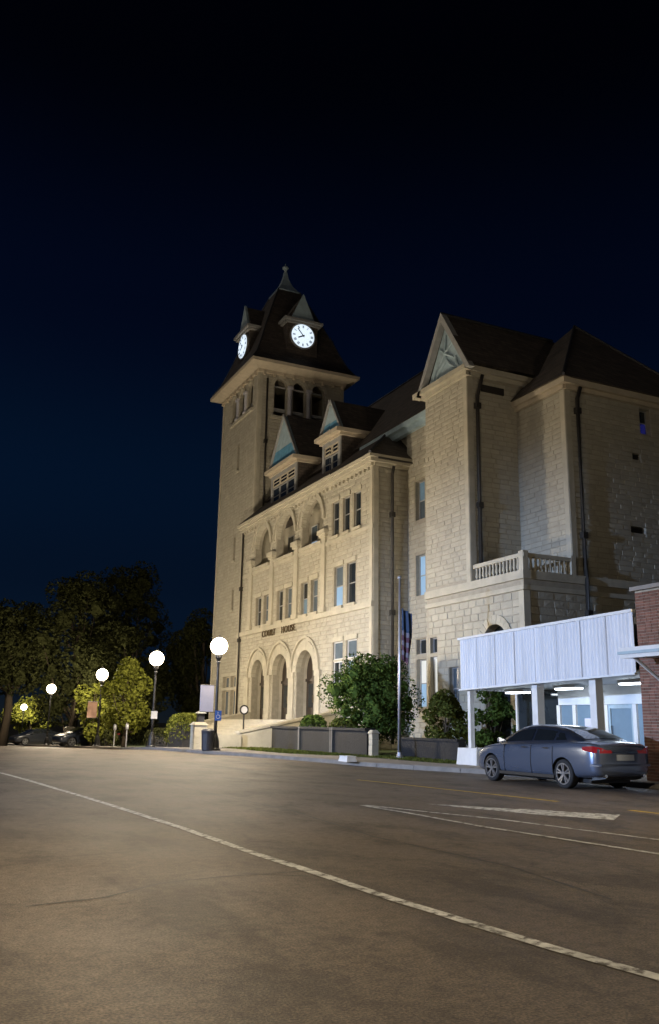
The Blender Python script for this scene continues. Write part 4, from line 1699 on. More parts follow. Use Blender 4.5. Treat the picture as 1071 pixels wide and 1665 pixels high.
# ------------------------------------------------------------------ flagpole and flag
FP = thing('flagpole', (20.3 * K, 35.1 * K, .16 * K), 'slim silver flagpole on the lawn right of the round tree', 'flagpole')
m = MB()
m.tube([(20.3, 35.1, .15), (20.3, 35.1, 4), (20.33, 35.1, 8.2)], [.085, .075, .045], 10)
m.build('pole', 'pole_metal', FP, smooth=True)
m = MB()
m.lathe((20.33, 35.1, 8.18), [(.03, 0), (.09, .05), (.1, .1), (.06, .17), (.01, .19)], 10)
m.build('truck', 'pole_metal', FP, smooth=True)
m = MB()
m.lathe((20.3, 35.1, .12), [(.2, 0), (.2, .08), (.12, .14), (.1, .3)], 12)
m.build('base', 'pole_metal', FP)
FL = thing('flag', (20.4 * K, 35.1 * K, 4.8 * K), 'limp flag with blue canton and red and white stripes hanging on the pole', 'flag')


def flag_piece(name, matname, z0, z1, ds):
    m = MB()
    n = 14
    for iz in range(6):
        z = z0 + (z1 - z0) * iz / 5
        for i in range(n + 1):
            u = i / n
            spread = .36 + .12 * sin(z * 1.3)
            x = 20.40 + u * spread * .85
            y = 35.05 + .16 * sin(u * 13 + z * .5) * (.3 + u) - u * .18
            m.v.append(Vector((x, y, z - u * .25)))
    for iz in range(5):
        for i in range(n):
            a = iz * (n + 1) + i
            m.f.append((a, a + 1, a + n + 2, a + n + 1))
    o = m.build(name, matname, FL, smooth=True)
    s = o.modifiers.new('thickness', 'SOLIDIFY')
    s.thickness = .006
    return o


flag_piece('canton', 'flag_blue', 5.85, 6.85, 0)
for i in range(6):
    flag_piece('stripe', 'flag_red' if i % 2 == 0 else 'flag_white', 4.5 + i * .225, 4.5 + (i + 1) * .225, 0)


# ------------------------------------------------------------------ trees and shrubs
def leaf_cloud(clumps, n, size, seed, squash=1.0):
    rnd = random.Random(seed)
    vs, fs = [], []
    wts = [c[3] ** 2 for c in clumps]
    for _ in range(n):
        c = rnd.choices(clumps, wts)[0]
        while True:
            v = Vector((rnd.uniform(-1, 1), rnd.uniform(-1, 1), rnd.uniform(-1, 1)))
            if v.length <= 1:
                break
        r = c[3] * (0.45 + .55 * v.length ** .5)
        p = Vector(c[:3]) + v.normalized() * r * Vector((1, 1, squash)).length / 1.732 if squash == 1 else Vector((c[0] + v.x * c[3], c[1] + v.y * c[3], c[2] + v.z * c[3] * squash))
        a = Vector((rnd.gauss(0, 1), rnd.gauss(0, 1), rnd.gauss(0, .6))).normalized()
        b = a.cross(Vector((rnd.gauss(0, 1), rnd.gauss(0, 1), rnd.gauss(0, 1)))).normalized()
        s = size * rnd.uniform(.6, 1.3)
        k = len(vs)
        vs += [p - a * s * .5, p + b * s * .32, p + a * s * .5, p - b * s * .32]
        fs.append((k, k + 1, k + 2, k + 3))
    return vs, fs


def tree(name, x, y, z0, height, radius, leafmat, label, group, seed, n=5000, size=.34, crown_lo=.3, trunk=.22, nclump=26, cat='tree', shape=1.0):
    """tapered trunk, limbs and a crown of many separate leaves"""
    rnd = random.Random(seed)
    t = thing(name, (x * K, y * K, z0 * K), label, cat, group)
    top = z0 + height
    lo = z0 + height * crown_lo
    mid = (lo + top) / 2
    clumps = []
    for i in range(nclump):
        u = rnd.random()
        zz = lo + (top - lo) * (.08 + .84 * u)
        env = max(.15, sin(pi * min(1, max(0, (zz - lo) / (top - lo) * .82 + .14)))) ** shape
        a = rnd.uniform(0, 2 * pi)
        rr = radius * env * rnd.uniform(.35, .86)
        cr = radius * rnd.uniform(.22, .40)
        clumps.append((x + rr * cos(a), y + rr * sin(a), min(zz, top - cr * .8), cr))
    m = MB()
    m.tube([(x, y, z0 - .1), (x + .05 * radius, y, z0 + height * .25), (x, y + .04 * radius, mid), (x, y, top - height * .12)],
           [trunk * 1.25, trunk, trunk * .6, trunk * .15], 9)
    for c in clumps[:: 2]:
        s = Vector((x, y, rnd.uniform(lo - height * .06, mid)))
        e = Vector(c[:3])
        q = (s + e) / 2 + Vector((0, 0, -.06 * height))
        m.tube([s, q, e], [trunk * .42, trunk * .28, trunk * .08], 6)
    m.build('trunk', 'bark', t, smooth=True)
    g = MB()
    vs, fs = leaf_cloud(clumps, n, size, seed + 7)
    for c in clumps:          # inner mass of each leaf clump, rough and hidden by the outer leaves
        k0 = len(vs)
        nr, ns_ = 5, 8
        for a in range(nr + 1):
            for b in range(ns_):
                th_, ph_ = pi * a / nr, 2 * pi * b / ns_
                rr = c[3] * rnd.uniform(.25, .52)
                vs.append(Vector((c[0] + rr * sin(th_) * cos(ph_), c[1] + rr * sin(th_) * sin(ph_), c[2] + rr * cos(th_))))
        for a in range(nr):
            for b in range(ns_):
                b2 = (b + 1) % ns_
                fs.append((k0 + a * ns_ + b, k0 + a * ns_ + b2, k0 + (a + 1) * ns_ + b2, k0 + (a + 1) * ns_ + b))
    g.v, g.f = vs, fs
    g.build('crown', leafmat, t, recalc=False)
    return t


BG_ = 'tall trees beyond the courthouse'
tree('tall_tree', 24.0, 108, -1.4, 23.3, 7.0, 'leaf_dark', 'tallest dark tree, behind the lamp next to the clock tower', BG_, 21, 13000, .36, .12, .5, 40)
tree('tall_tree', 17.6, 103, -1.3, 19.5, 6.0, 'leaf_dark', 'tall dark tree left of the tallest one', BG_, 22, 13000, .36, .12, .5, 36)
tree('tall_tree', 10.6, 104, -1.3, 15.8, 5.2, 'leaf_dark', 'middle-sized dark tree third from the clock tower', BG_, 23, 13000, .36, .40, .45, 34)
tree('tall_tree', 5.8, 112, -1.5, 14.0, 5.8, 'leaf_dark', 'dark tree at the left edge of the picture', BG_, 24, 13000, .36, .40, .45, 34)
tree('tall_tree', 31.5, 100, -1.2, 16.6, 4.8, 'leaf_dark', 'dark tree closest to the clock tower wall', BG_, 25, 13000, .36, .12, .45, 34)
tree('tall_tree', 21.5, 96, -1.2, 13.0, 5.2, 'leaf_dark', 'lower dark tree in front of the tallest ones', BG_, 26, 13000, .36, .08, .45, 34)
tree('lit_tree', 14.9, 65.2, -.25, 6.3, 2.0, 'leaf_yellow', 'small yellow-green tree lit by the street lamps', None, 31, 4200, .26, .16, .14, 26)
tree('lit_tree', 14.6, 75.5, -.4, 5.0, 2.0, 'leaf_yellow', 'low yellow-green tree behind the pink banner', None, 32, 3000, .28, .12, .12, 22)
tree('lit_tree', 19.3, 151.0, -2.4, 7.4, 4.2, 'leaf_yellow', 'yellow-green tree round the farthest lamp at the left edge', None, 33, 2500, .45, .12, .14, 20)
tree('round_tree', 22.2, 41.2, .15, 4.95, 2.55, 'leaf_green', 'round leafy tree in front of the courthouse, left of the flagpole', None, 41, 15000, .15, .2, .14, 60)
tree('shrub_tree', 22.9, 35.3, .15, 3.0, 1.5, 'leaf_shrub', 'olive shrub between the flagpole and the canopy post', None, 42, 4200, .17, .06, .07, 18)
tree('shrub_tree', 24.4, 33.9, .15, 3.5, 1.2, 'leaf_green', 'green shrub seen through the open end of the canopy', None, 43, 2800, .19, .05, .07, 18)
tree('shrub_tree', 25.0, 31.6, .15, 3.0, .9, 'leaf_green', 'green shrub next to the shop wall under the canopy', None, 44, 2000, .18, .05, .06, 16)


def hedge(x, y, rx, ry, h, matname, label, seed, n=2400, size=.14):
    z0 = gz(y) + .14
    t = thing('hedge', (x * K, y * K, z0 * K), label, 'hedge')
    rnd = random.Random(seed)
    vs, fs = [], []
    for _ in range(n):
        a = rnd.uniform(0, 2 * pi)
        u = rnd.random() ** .6
        ph = u * pi / 2
        k = rnd.uniform(.86, 1.04)
        p = Vector((x + rx * cos(a) * cos(ph) ** .5 * k, y + ry * sin(a) * cos(ph) ** .5 * k, z0 + h * sin(ph) ** .75 * k))
        b = Vector((rnd.gauss(0, 1), rnd.gauss(0, 1), rnd.gauss(0, 1))).normalized()
        c = b.cross(Vector((rnd.gauss(0, 1), rnd.gauss(0, 1), rnd.gauss(0, 1)))).normalized()
        s = size * rnd.uniform(.6, 1.3)
        i = len(vs)
        vs += [p - b * s * .5, p + c * s * .3, p + b * s * .5, p - c * s * .3]
        fs.append((i, i + 1, i + 2, i + 3))
    g = MB()
    g.v, g.f = vs, fs
    g.build('foliage', matname, t, recalc=False)
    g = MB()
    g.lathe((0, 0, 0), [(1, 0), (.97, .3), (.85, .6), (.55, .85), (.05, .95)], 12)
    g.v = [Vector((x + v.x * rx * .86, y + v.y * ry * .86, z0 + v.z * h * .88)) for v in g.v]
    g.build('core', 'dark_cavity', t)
    return t


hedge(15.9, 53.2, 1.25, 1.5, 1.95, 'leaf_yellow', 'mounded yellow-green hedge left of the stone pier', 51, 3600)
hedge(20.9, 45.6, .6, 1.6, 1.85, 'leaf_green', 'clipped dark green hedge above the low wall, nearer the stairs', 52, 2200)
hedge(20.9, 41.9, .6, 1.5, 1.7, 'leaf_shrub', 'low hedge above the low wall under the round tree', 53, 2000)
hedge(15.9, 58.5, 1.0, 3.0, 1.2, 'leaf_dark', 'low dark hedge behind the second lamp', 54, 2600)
hedge(15.8, 80.0, 1.0, 8.0, 1.5, 'leaf_dark', 'long dark hedge behind the parked cars at left', 55, 3000, .3)

# ------------------------------------------------------------------ shop with the white canopy
SH = thing('canopy_shop', (20 * K, 24 * K, .15 * K), 'shop with a deep white corrugated canopy on slim posts', 'shop')
m = MB()       # corrugated fascia, street side
def fx(y):
    return 19.92 - (29.6 - y) * .02


ya, yb = 20.02, 29.6
NR = 58
prev = None
zt = lambda y: 4.97 + (29.6 - y) * .012
zb = lambda y: 2.98 + (29.6 - y) * .024
for i in range(NR * 4 + 1):
    y = yb - (yb - ya) * i / (NR * 4)
    ph = i % 4
    d = (0, .028, .028, 0)[ph]
    m.v += [Vector((fx(y) - d, y, zb(y))), Vector((fx(y) - d, y, zt(y)))]
    if i:
        k = 2 * i
        m.f.append((k - 2, k, k + 1, k - 1))
fa = m.build('fascia', 'white_sheet', SH)
sd = fa.modifiers.new('thickness', 'SOLIDIFY')
sd.thickness = .02
m = MB()       # return end of the canopy
N2 = 20
for i in range(N2 * 4 + 1):
    x = 19.95 + (23.6 - 19.95) * i / (N2 * 4)
    d = (0, .045, .045, 0)[i % 4]
    m.v += [Vector((x, 29.61 + d, 2.98)), Vector((x, 29.61 + d, 4.97))]
    if i:
        k = 2 * i
        m.f.append((k - 2, k, k + 1, k - 1))
fa = m.build('fascia', 'white_sheet', SH)
sd = fa.modifiers.new('thickness', 'SOLIDIFY')
sd.thickness = .02
m = MB()
m.hexa([(19.84, 29.68, 4.93), (20.0, 29.68, 4.93), (19.83, 20.0, 5.05), (19.66, 20.0, 5.05)], [(19.84, 29.68, 5.02), (20.0, 29.68, 5.02), (19.83, 20.0, 5.14), (19.66, 20.0, 5.14)])
m.build('flashing', 'white_paint', SH)
m = MB()
m.hexa([(19.85, 29.67, 2.95), (19.98, 29.67, 2.95), (19.80, 20.02, 3.18), (19.67, 20.02, 3.18)], [(19.85, 29.67, 3.01), (19.98, 29.67, 3.01), (19.80, 20.02, 3.24), (19.67, 20.02, 3.24)])
m.build('drip_edge', 'soffit', SH)
for i in range(1, 8):
    y = 29.6 - i * 1.2
    m = MB()
    m.box((fx(y) - .034, y - .012, zb(y) + .02), (fx(y) - .0285, y + .012, zt(y) - .06))
    m.build('panel_seam', 'seam_grey', SH)
m = MB()
m.hexa([(19.97, 29.56, 4.6), (24, 29.56, 4.6), (24, 20.04, 4.7), (19.8, 20.04, 4.7)], [(19.97, 29.56, 4.8), (24, 29.56, 4.8), (24, 20.04, 4.9), (19.8, 20.04, 4.9)])
m.build('canopy_roof', 'soffit', SH)
m = MB()
m.hexa([(20.0, 29.55, 3.04), (23.3, 29.55, 3.04), (23.3, 20.06, 3.26), (19.83, 20.06, 3.26)], [(20.0, 29.55, 3.1), (23.3, 29.55, 3.1), (23.3, 20.06, 3.32), (19.83, 20.06, 3.32)])
m.build('canopy_ceiling', 'soffit', SH)
for y, zc in ((29.35, 3.04), (25.2, 3.13), (22.2, 3.2)):
    w = .09 if y > 29 else .15
    m = MB()
    m.box((fx(y) + .2, y - w, .16), (fx(y) + .2 + 2 * w, y + w, zc))
    m.build('canopy_post', 'white_paint', SH)
m = MB()
m.hexa([(19.75, 28.4, .15), (20.75, 28.4, .15), (20.75, 29.75, .15), (19.75, 29.75, .15)], [(19.8, 28.45, .78), (20.7, 28.45, .78), (20.7, 29.7, .78), (19.8, 29.7, .78)])
m.build('post_base', 'white_paint', SH)
for x, y, zc in ((22.0, 28.7, 3.05), (22.0, 25.7, 3.12), (22.0, 22.4, 3.2)):
    m = MB()
    m.box((x - .2, y - .62, zc - .11), (x + .2, y + .62, zc - .005))
    f = m.build('ceiling_light', 'white_paint', SH)
    m = MB()
    m.box((x - .16, y - .58, zc - .16), (x + .16, y + .58, zc - .112))
    m.build('diffuser', 'canopy_tube', f)
SF = Frame('x', 23.2)
m = MB()       # shop body behind the front, closed
m.add([(23.3, 20, .1), (23.3, 30.3, .1), (28, 30.3, .1), (28, 20, .1), (23.3, 20, 4.6), (23.3, 30.3, 4.6), (25.9, 30.3, 4.6), (25.9, 20, 4.6)],
      [(0, 1, 5, 4), (1, 2, 6, 5), (4, 5, 6, 7), (2, 3, 7, 6)])
m.build('shop_wall', 'dark_wall', SH)
m = MB()
SF.box(m, 20.1, 27.6, 2.45, 3.24, .0, .12)
m.build('header_panel', 'soffit', SH)
m = MB()
SF.box(m, 20.1, 30.2, .15, .5, .0, .1)
m.build('stall_riser', 'white_paint', SH)
for s in (27.6, 26.7, 25.0, 23.6, 22.0, 20.2):
    m = MB()
    SF.box(m, s - .09, s + .09, .5, 2.44, .0, .14)
    m.build('mullion', 'white_paint', SH)
for a, b in ((26.79, 27.51), (25.09, 26.61), (23.69, 24.91), (22.09, 23.51), (20.29, 21.91)):
    m = MB()
    SF.box(m, a, b, .5, 2.44, .02, .05)
    m.build('shop_pane', 'shop_glass', SH)
m = MB()
for a_, b_ in ((23.69, 23.79), (24.81, 24.91)):
    SF.box(m, a_, b_, .5, 2.44, .051, .11)
SF.box(m, 23.79, 24.81, 2.3, 2.44, .051, .11)
SF.box(m, 23.79, 24.81, .5, .72, .051, .11)
sdr = m.build('shop_door', 'painted_metal', SH)
m = MB()
SF.box(m, 24.68, 24.74, 1.2, 1.7, .11, .17)
m.build('handle', 'chrome', sdr)
for y_ in (22.8, 25.8):
    m = MB()
    SF.box(m, y_ - .42, y_ + .42, 1.3, 1.95, .052, .06)
    m.build('window_poster', 'pale_banner', SH)
for a, b in ((27.7, 29.1), (29.2, 30.2)):
    m = MB()
    SF.box(m, a, b, .5, 3.0, .02, .05)
    m.build('shop_pane', 'dark_glass', SH)
for s in (29.15, 30.25):
    m = MB()
    SF.box(m, s - .05, s + .05, .5, 3.04, .0, .12)
    m.build('mullion', 'white_paint', SH)

# ------------------------------------------------------------------ brick building at the right edge
BB = thing('brick_building', (20 * K, 17 * K, .15 * K), 'red brick building with a white awning at the right edge', 'building')
BF = Frame('x', 19.72)
m = MB()
wall_face(m, BF, rect(8.0, 19.85, .1, 5.65), [rect(17.6, 19.1, .6, 3.3), rect(14, 16.8, .6, 3.3), rect(10, 13, .6, 3.3)], .3)
m.add([(19.72, 19.85, .1), (26, 19.85, .1), (26, 19.85, 5.65), (19.72, 19.85, 5.65)], [(0, 1, 2, 3)])
m.add([(19.72, 19.85, 5.65), (26, 19.85, 5.65), (26, 8, 5.65), (19.72, 8, 5.65)], [(0, 1, 2, 3)])
bw = m.build('wall', 'mortar', BB, recalc=False)
holes_b = [rect(17.6, 19.1, .6, 3.3), rect(14, 16.8, .6, 3.3), rect(10, 13, .6, 3.3)]
rows = ashlar(BF, 16.9, 19.85, .15, 5.6, holes_b, .0875, .235, .245)
q = MB()
near = []
for r in rows:
    near.append(r)
near.sort(key=lambda r: -(r[0] + r[1]) / 2)
cnt = 0
for r in near:
    if cnt < 290 and r[1] - r[0] > .1 and r[0] > 18.4:
        b = MB()
        BF.box(b, r[0] + .006, r[1] - .006, r[2] + .006, r[3] - .006, -.02, .012 + random.uniform(0, .006))
        b.build('brick', 'brick', bw)
        cnt += 1
    else:
        BF.box(q, r[0] + .006, r[1] - .006, r[2] + .006, r[3] - .006, -.02, .012 + random.uniform(0, .006))
q.build('brick_courses', 'brick', bw, kind='stuff')
q = MB()
BN = Frame('y', 19.85)
for r in ashlar(Frame('y', 19.85), 19.72, 21.5, .15, 5.6, [], .0875, .235, .245):
    q.box((r[0] + .006, 19.83, r[2] + .006), (r[1] - .006, 19.865, r[3] - .006))
q.build('brick_courses', 'tan_brick', bw, kind='stuff')
m = MB()
m.box((19.6, 7.9, 5.66), (26.1, 19.95, 5.78))
m.build('coping', 'concrete', BB)
for a, b in ((17.6, 19.1), (14, 16.8), (10, 13)):
    m = MB()
    BF.box(m, a, b, .6, 3.3, -.28, -.24)
    m.build('shop_pane', 'dark_glass', BB)
m = MB()
m.hexa([(18.45, 9, 3.55), (19.7, 9, 3.62), (19.7, 19.3, 3.62), (18.45, 19.3, 3.55)], [(18.45, 9, 3.85), (19.7, 9, 3.98), (19.7, 19.3, 3.98), (18.45, 19.3, 3.85)])
aw = m.build('awning', 'white_paint', BB)
m = MB()
m.box((18.4, 8.95, 3.66), (18.452, 19.35, 3.74))
m.build('awning_trim', 'painted_metal', aw)
for y in (19.0, 16.9):
    m = MB()
    m.tube([(18.7, y, 3.57), (19.68, y, 2.95)], .05, 8)
    m.build('awning_strut', 'white_paint', BB)


# ------------------------------------------------------------------ cars
def lerp_tab(tab, x, k):
    if x <= tab[0][0]:
        return tab[0][k]
    for a, b in zip(tab, tab[1:]):
        if a[0] <= x <= b[0]:
            u = (x - a[0]) / (b[0] - a[0])
            return a[k] + (b[k] - a[k]) * u
    return tab[-1][k]


BODY = [(0.00, .66, .38, .90), (.05, .80, .31, 1.00), (.20, .885, .27, 1.075), (.55, .91, .25, 1.105), (1.0, .922, .22, 1.09), (1.6, .928, .20, 1.055),
        (2.4, .93, .19, 1.025), (3.2, .93, .19, 1.0), (3.75, .925, .20, .985), (4.2, .905, .21, .93), (4.6, .85, .23, .83), (4.82, .74, .28, .72), (4.93, .56, .38, .60)]
ROOF = [(.50, 1.09), (.85, 1.22), (1.25, 1.345), (1.7, 1.43), (2.2, 1.465), (2.6, 1.455), (2.95, 1.40), (3.3, 1.255), (3.65, 1.09), (3.9, .985)]
GW = [(.50, .70, .70), (.85, .80, .66), (1.25, .84, .60), (1.7, .855, .60), (2.2, .86, .61), (2.6, .86, .61), (2.95, .86, .61), (3.3, .85, .66), (3.65, .82, .72), (3.9, .74, .72)]
RA, FA_, WR = 1.12, 3.95, .335


def make_car(name, paint, label, cat):
    t = thing(name, (0, 0, 0), label, cat)
    bm = bmesh.new()
    rings = []
    for x, w, zl, zt in BODY:
        h = zt - zl
        half = [(0, zl), (.72 * w, zl), (.93 * w, zl + .05), (.985 * w, zl + .2 * h), (1.0 * w, zl + .52 * h), (.985 * w, zl + .80 * h), (.955 * w, zt - .05), (.86 * w, zt), (.45 * w, zt + .018), (0, zt + .025)]
        pts = [(x, y, z) for y, z in half] + [(x, -y, z) for y, z in half[-2:0:-1]]
        rings.append([bm.verts.new(p) for p in pts])
    for a, b in zip(rings, rings[1:]):
        n = len(a)
        for i in range(n):
            bm.faces.new((a[i], a[(i + 1) % n], b[(i + 1) % n], b[i]))
    bm.faces.new(rings[0])
    bm.faces.new(list(reversed(rings[-1])))
    bmesh.ops.recalc_face_normals(bm, faces=bm.faces)
    me = bpy.data.meshes.new('body')
    bm.to_mesh(me)
    bm.free()
    me.materials.append(MATS[paint])
    me.materials.append(MATS['car_trim'])
    tmp = bpy.data.objects.new('body_cage', me)
    COL.objects.link(tmp)
    ss = tmp.modifiers.new('smooth', 'SUBSURF')
    ss.levels = ss.render_levels = 2
    cutters = []
    for ax in (RA, FA_):
        for sg in (-1, 1):
            c = MB(True)
            n = 28
            c.hexa([(ax + .385 * cos(2 * pi * i / n), sg * .66, WR + .385 * sin(2 * pi * i / n)) for i in range(n)],
                   [(ax + .385 * cos(2 * pi * i / n), sg * 1.2, WR + .385 * sin(2 * pi * i / n)) for i in range(n)])
            cm = c.mesh('cut', 'car_trim')
            co = bpy.data.objects.new('arch_cutter', cm)
            COL.objects.link(co)
            cutters.append(co)
            b = tmp.modifiers.new('arch', 'BOOLEAN')
            b.operation = 'DIFFERENCE'
            b.object = co
            b.solver = 'EXACT'
            try:
                b.material_mode = 'TRANSFER'
            except Exception:
                pass
    dg = bpy.context.evaluated_depsgraph_get()
    fin = bpy.data.meshes.new_from_object(tmp.evaluated_get(dg))
    fin.name = 'body'
    fin.polygons.foreach_set('use_smooth', [True] * len(fin.polygons))
    try:
        fin.set_sharp_from_angle(angle=radians(40))
    except Exception:
        pass
    bpy.data.objects.remove(tmp)
    for c in cutters:
        bpy.data.objects.remove(c)
    bo = bpy.data.objects.new('body', fin)
    COL.objects.link(bo)
    bo.parent = t
    ORG[bo] = Vector((0, 0, 0))
    # cabin
    bm = bmesh.new()
    rings = []
    for (x, zr), (_, wb, wr) in zip(ROOF, GW):
        zb_ = lerp_tab(BODY, x, 3) - .04
        zr = max(zr, zb_ + .02)
        half = [(wb, zb_), (wb - .015, zb_ + .06 * 1 if zr - zb_ > .12 else zb_ + .01), (wr + .03, zr - min(.06, (zr - zb_) * .4)), (wr - .06, zr - .005), (.3, zr + .015), (0, zr + .02)]
        pts = [(x, y, z) for y, z in half] + [(x, -y, z) for y, z in half[-2::-1]]
        rings.append([bm.verts.new(p) for p in pts])
    for a, b in zip(rings, rings[1:]):
        for i in range(len(a) - 1):
            bm.faces.new((a[i], a[i + 1], b[i + 1], b[i]))
    bmesh.ops.recalc_face_normals(bm, faces=bm.faces)
    me = bpy.data.meshes.new('cabin')
    bm.to_mesh(me)
    bm.free()
    me.materials.append(MATS['car_trim' if paint == 'car_paint' else paint])
    me.polygons.foreach_set('use_smooth', [True] * len(me.polygons))
    cb = bpy.data.objects.new('roof', me)
    COL.objects.link(cb)
    cb.parent = t
    ORG[cb] = Vector((0, 0, 0))
    if paint == 'car_paint':
        me.materials[0] = MATS['dark_car_paint']  # darker roof paint stands in for the night sky reflected there

    def side_pt(x, u, sg, off):
        zb_ = lerp_tab(BODY, x, 3) - .04
        zr = lerp_tab(ROOF, x, 1)
        wb, wr = lerp_tab(GW, x, 1), lerp_tab(GW, x, 2)
        lo_ = Vector((wb - .015, zb_ + .06))
        hi_ = Vector((wr + .03, zr - min(.06, (zr - zb_) * .4)))
        p = lo_ + (hi_ - lo_) * u
        return (x, sg * (p.x + off), p.y + off * .4)
    for sg in (1, -1):
        for x0, x1, x0t, x1t in ((2.32, 3.42, 2.32, 3.06), (1.5, 2.24, 1.5, 2.24), (1.02, 1.42, 1.30, 1.42)):
            m = MB(True)
            n, k = 8, 5
            for i in range(n + 1):
                for j in range(k + 1):
                    u = .07 + .80 * j / k
                    xx = (x0 + (x0t - x0) * u) + ((x1 + (x1t - x1) * u) - (x0 + (x0t - x0) * u)) * i / n
                    m.v.append(Vector(side_pt(xx, u, sg, .012)))
            for i in range(n):
                for j in range(k):
                    a = i * (k + 1) + j
                    m.f.append((a, a + 1, a + k + 2, a + k + 1))
            m.build('side_window', 'car_glass', t, smooth=True)
    for nm, x0, x1 in (('rear_window', .62, 1.52), ('windscreen', 3.02, 3.72)):
        m = MB(True)
        n, k = 8, 8
        for i in range(n + 1):
            x = x0 + (x1 - x0) * i / n
            w = lerp_tab(GW, x, 2) - .09
            zr = max(lerp_tab(ROOF, x, 1), lerp_tab(BODY, x, 3) - .02)
            for j in range(k + 1):
                v = -1 + 2 * j / k
                m.v.append(Vector((x, v * w, zr + .034 - .02 * v * v)))
        for i in range(n):
            for j in range(k):
                a = i * (k + 1) + j
                m.f.append((a, a + 1, a + k + 2, a + k + 1))
        m.build(nm, 'car_glass', t, smooth=True)
    # wheels
    for ax in (RA, FA_):
        for sg in (1, -1):
            wt = MB(True)
            yo = sg * .79
            prof = [(.22, -.11), (.30, -.112), (.325, -.10), (WR, -.07), (WR, .07), (.325, .10), (.30, .112), (.22, .11)]
            n = 30
            for r, yy_ in prof:
                for i in range(n):
                    wt.v.append(Vector((ax + r * cos(2 * pi * i / n), yo + sg * yy_, WR + r * sin(2 * pi * i / n))))
            for p in range(len(prof) - 1):
                for i in range(n):
                    i2 = (i + 1) % n
                    wt.f.append((p * n + i, p * n + i2, (p + 1) * n + i2, (p + 1) * n + i))
            w = wt.build('wheel', 'tyre', t, smooth=True)
            r_ = MB(True)
            for (ra, rb, y0, y1) in ((.225, .245, .03, .105),):
                q0 = [[(ax + r * cos(2 * pi * i / n), yo + sg * yy_, WR + r * sin(2 * pi * i / n)) for i in range(n)] for r, yy_ in ((.245, .108), (.225, .108), (.215, .02), (.0601, .02))]
                b0 = len(r_.v)
                for q in q0:
                    r_.v += [Vector(v) for v in q]
                for p in range(3):
                    for i in range(n):
                        i2 = (i + 1) % n
                        r_.f.append((b0 + p * n + i, b0 + p * n + i2, b0 + (p + 1) * n + i2, b0 + (p + 1) * n + i))
            d = r_.build('barrel', 'car_trim', w)
            r_ = MB(True)
            for sp in range(5):
                for dd in (-.13, .13):
                    a = 2 * pi * sp / 5 + dd + .3
                    a2 = 2 * pi * sp / 5 + dd * 1.5 + .3
                    p0 = Vector((ax + .05 * cos(a), yo + sg * .088, WR + .05 * sin(a)))
                    p1 = Vector((ax + .228 * cos(a2), yo + sg * .100, WR + .228 * sin(a2)))
                    tn = Vector((-sin(a), 0, cos(a)))
                    yv = Vector((0, sg * .02, 0))
                    r_.hexa([p0 - tn * .02 - yv, p1 - tn * .026 - yv, p1 + tn * .026 - yv, p0 + tn * .02 - yv],
                            [p0 - tn * .016 + yv, p1 - tn * .02 + yv, p1 + tn * .02 + yv, p0 + tn * .016 + yv])
            r_.hexa([(ax + .065 * cos(2 * pi * i / 12), yo + sg * .05, WR + .065 * sin(2 * pi * i / 12)) for i in range(12)],
                    [(ax + .055 * cos(2 * pi * i / 12), yo + sg * .112, WR + .055 * sin(2 * pi * i / 12)) for i in range(12)])
            rr = [[(ax + r * cos(2 * pi * i / n), yo + sg * yy_, WR + r * sin(2 * pi * i / n)) for i in range(n)] for r, yy_ in ((.218, .085), (.222, .113), (.247, .113), (.25, .095))]
            b0 = len(r_.v)
            for q in rr:
                r_.v += [Vector(v) for v in q]
            for p in range(3):
                for i in range(n):
                    i2 = (i + 1) % n
                    r_.f.append((b0 + p * n + i, b0 + p * n + i2, b0 + (p + 1) * n + i2, b0 + (p + 1) * n + i))
            r_.build('rim', 'rim', w)
    # lamps, bumpers, plate and trim
    for sg in (1, -1):
        m = MB(True)
        m.hexa([(-.012, sg * .40, .845), (.02, sg * .70, .84), (.12, sg * .865, .85), (.40, sg * .918, .90), (.5, sg * .80, .92), (.12, sg * .4, .85)],
               [(.018, sg * .40, .915), (.045, sg * .70, .965), (.14, sg * .855, .995), (.42, sg * .905, .975), (.5, sg * .80, .97), (.12, sg * .4, .92)])
        m.build('tail_light', 'tail_lens', t)
        m = MB(True)
        m.hexa([(4.62, sg * .62, .60), (4.86, sg * .55, .58), (4.68, sg * .80, .60), (4.35, sg * .87, .64)],
               [(4.60, sg * .62, .70), (4.83, sg * .55, .66), (4.64, sg * .79, .70), (4.32, sg * .865, .74)])
        m.build('headlight', 'chrome', t)
        m = MB(True)
        m.hexa([(3.28, sg * .89, 1.01), (3.46, sg * .89, 1.01), (3.46, sg * 1.06, 1.02), (3.34, sg * 1.08, 1.02)],
               [(3.30, sg * .90, 1.06), (3.44, sg * .90, 1.06), (3.43, sg * 1.05, 1.13), (3.35, sg * 1.07, 1.13)])
        m.build('mirror', paint, t)
        for x in (2.42, 1.58):
            m = MB(True)
            m.box((x, sg * .918 if sg > 0 else -.948, .90), (x + .2, .948 if sg > 0 else -.918, .925))
            m.build('door_handle', 'chrome', t)
        m = MB(True)
        w_ = .928
        m.hexa([(1.42, sg * .86, .2), (3.58, sg * .86, .2), (3.58, sg * (w_ + .002), .22), (1.42, sg * (w_ + .002), .22)],
               [(1.42, sg * .86, .30), (3.58, sg * .86, .30), (3.58, sg * (w_ - .002), .29), (1.42, sg * (w_ - .002), .29)])
        m.build('sill', 'car_trim', t)
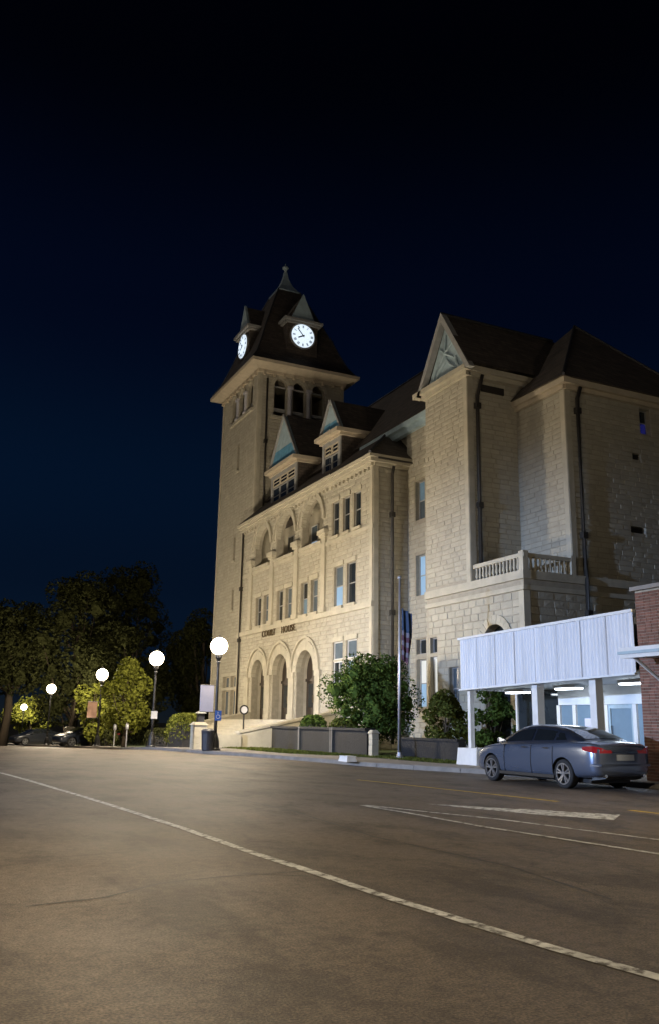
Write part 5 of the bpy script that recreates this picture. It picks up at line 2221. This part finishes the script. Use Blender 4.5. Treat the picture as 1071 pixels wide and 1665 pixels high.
        for x in (1.46, 2.28, 3.36):
            m = MB(True)
            ys_ = [.905, .934, .936, .925, .905]
            zs_ = [.30, .48, .66, .84, .96]
            for a in range(4):
                m.hexa([(x - .006, sg * (ys_[a] - .03), zs_[a]), (x + .006, sg * (ys_[a] - .03), zs_[a]), (x + .006, sg * (ys_[a] + .0015), zs_[a]), (x - .006, sg * (ys_[a] + .0015), zs_[a])],
                       [(x - .006, sg * (ys_[a + 1] - .03), zs_[a + 1]), (x + .006, sg * (ys_[a + 1] - .03), zs_[a + 1]), (x + .006, sg * (ys_[a + 1] + .0015), zs_[a + 1]), (x - .006, sg * (ys_[a + 1] + .0015), zs_[a + 1])])
            m.build('door_seam', 'car_trim', t)
    m = MB(True)
    m.hexa([(.09, -.55, .27), (.09, .55, .27), (.4, .7, .22), (.4, -.7, .22)], [(.012, -.5, .43), (.012, .5, .43), (.3, .6, .43), (.3, -.6, .43)])
    m.build('rear_diffuser', 'car_trim', t)
    m = MB(True)
    m.box((-.022, -.26, .68), (.02, .26, .81))
    m.build('number_plate', 'plate', t)
    m = MB(True)
    m.box((-.02, -.39, .86), (.02, .39, .885))
    m.build('boot_trim', 'chrome', t)
    m = MB(True)
    m.hexa([(-.03, -.76, .555), (-.03, .76, .555), (.2, .9, .55), (.2, -.9, .55)], [(-.02, -.74, .60), (-.02, .74, .60), (.2, .89, .60), (.2, -.89, .60)])
    m.build('rear_bumper', paint, t)
    for sg in (1, -1):
        m = MB(True)
        m.tube([(.02, sg * .58, .335), (.2, sg * .58, .335)], .04, 10)
        m.build('exhaust_tip', 'chrome', t)
    m = MB(True)
    m.box((.5, -.6, .15), (4.5, .6, .24))
    m.build('underbody', 'car_trim', t)
    return t


sedan = make_car('sedan', 'car_paint', 'blue-grey sedan with night sky painted dark on its roof, parked at the kerb by the canopy', 'car')
sedan.location = (14.42 + .90, 17.18 - RA, 0)
sedan.rotation_euler = (0, 0, pi / 2 + radians(.5))

c1 = make_car('parked_car', 'dark_car_paint', 'dark parked car right of the far stone pier at left', 'car')
c1.location = (17.6 * K, 80 * K, (gz(80) + .12) * K)
c1.rotation_euler = (0, 0, pi + .25)
c2 = make_car('parked_car', 'white_car_paint', 'dark blue parked car at the left edge beyond the lamps', 'car')
c2.location = (16.2 * K, 100 * K, (gz(100) + .12) * K)
c2.rotation_euler = (0, 0, pi + .3)
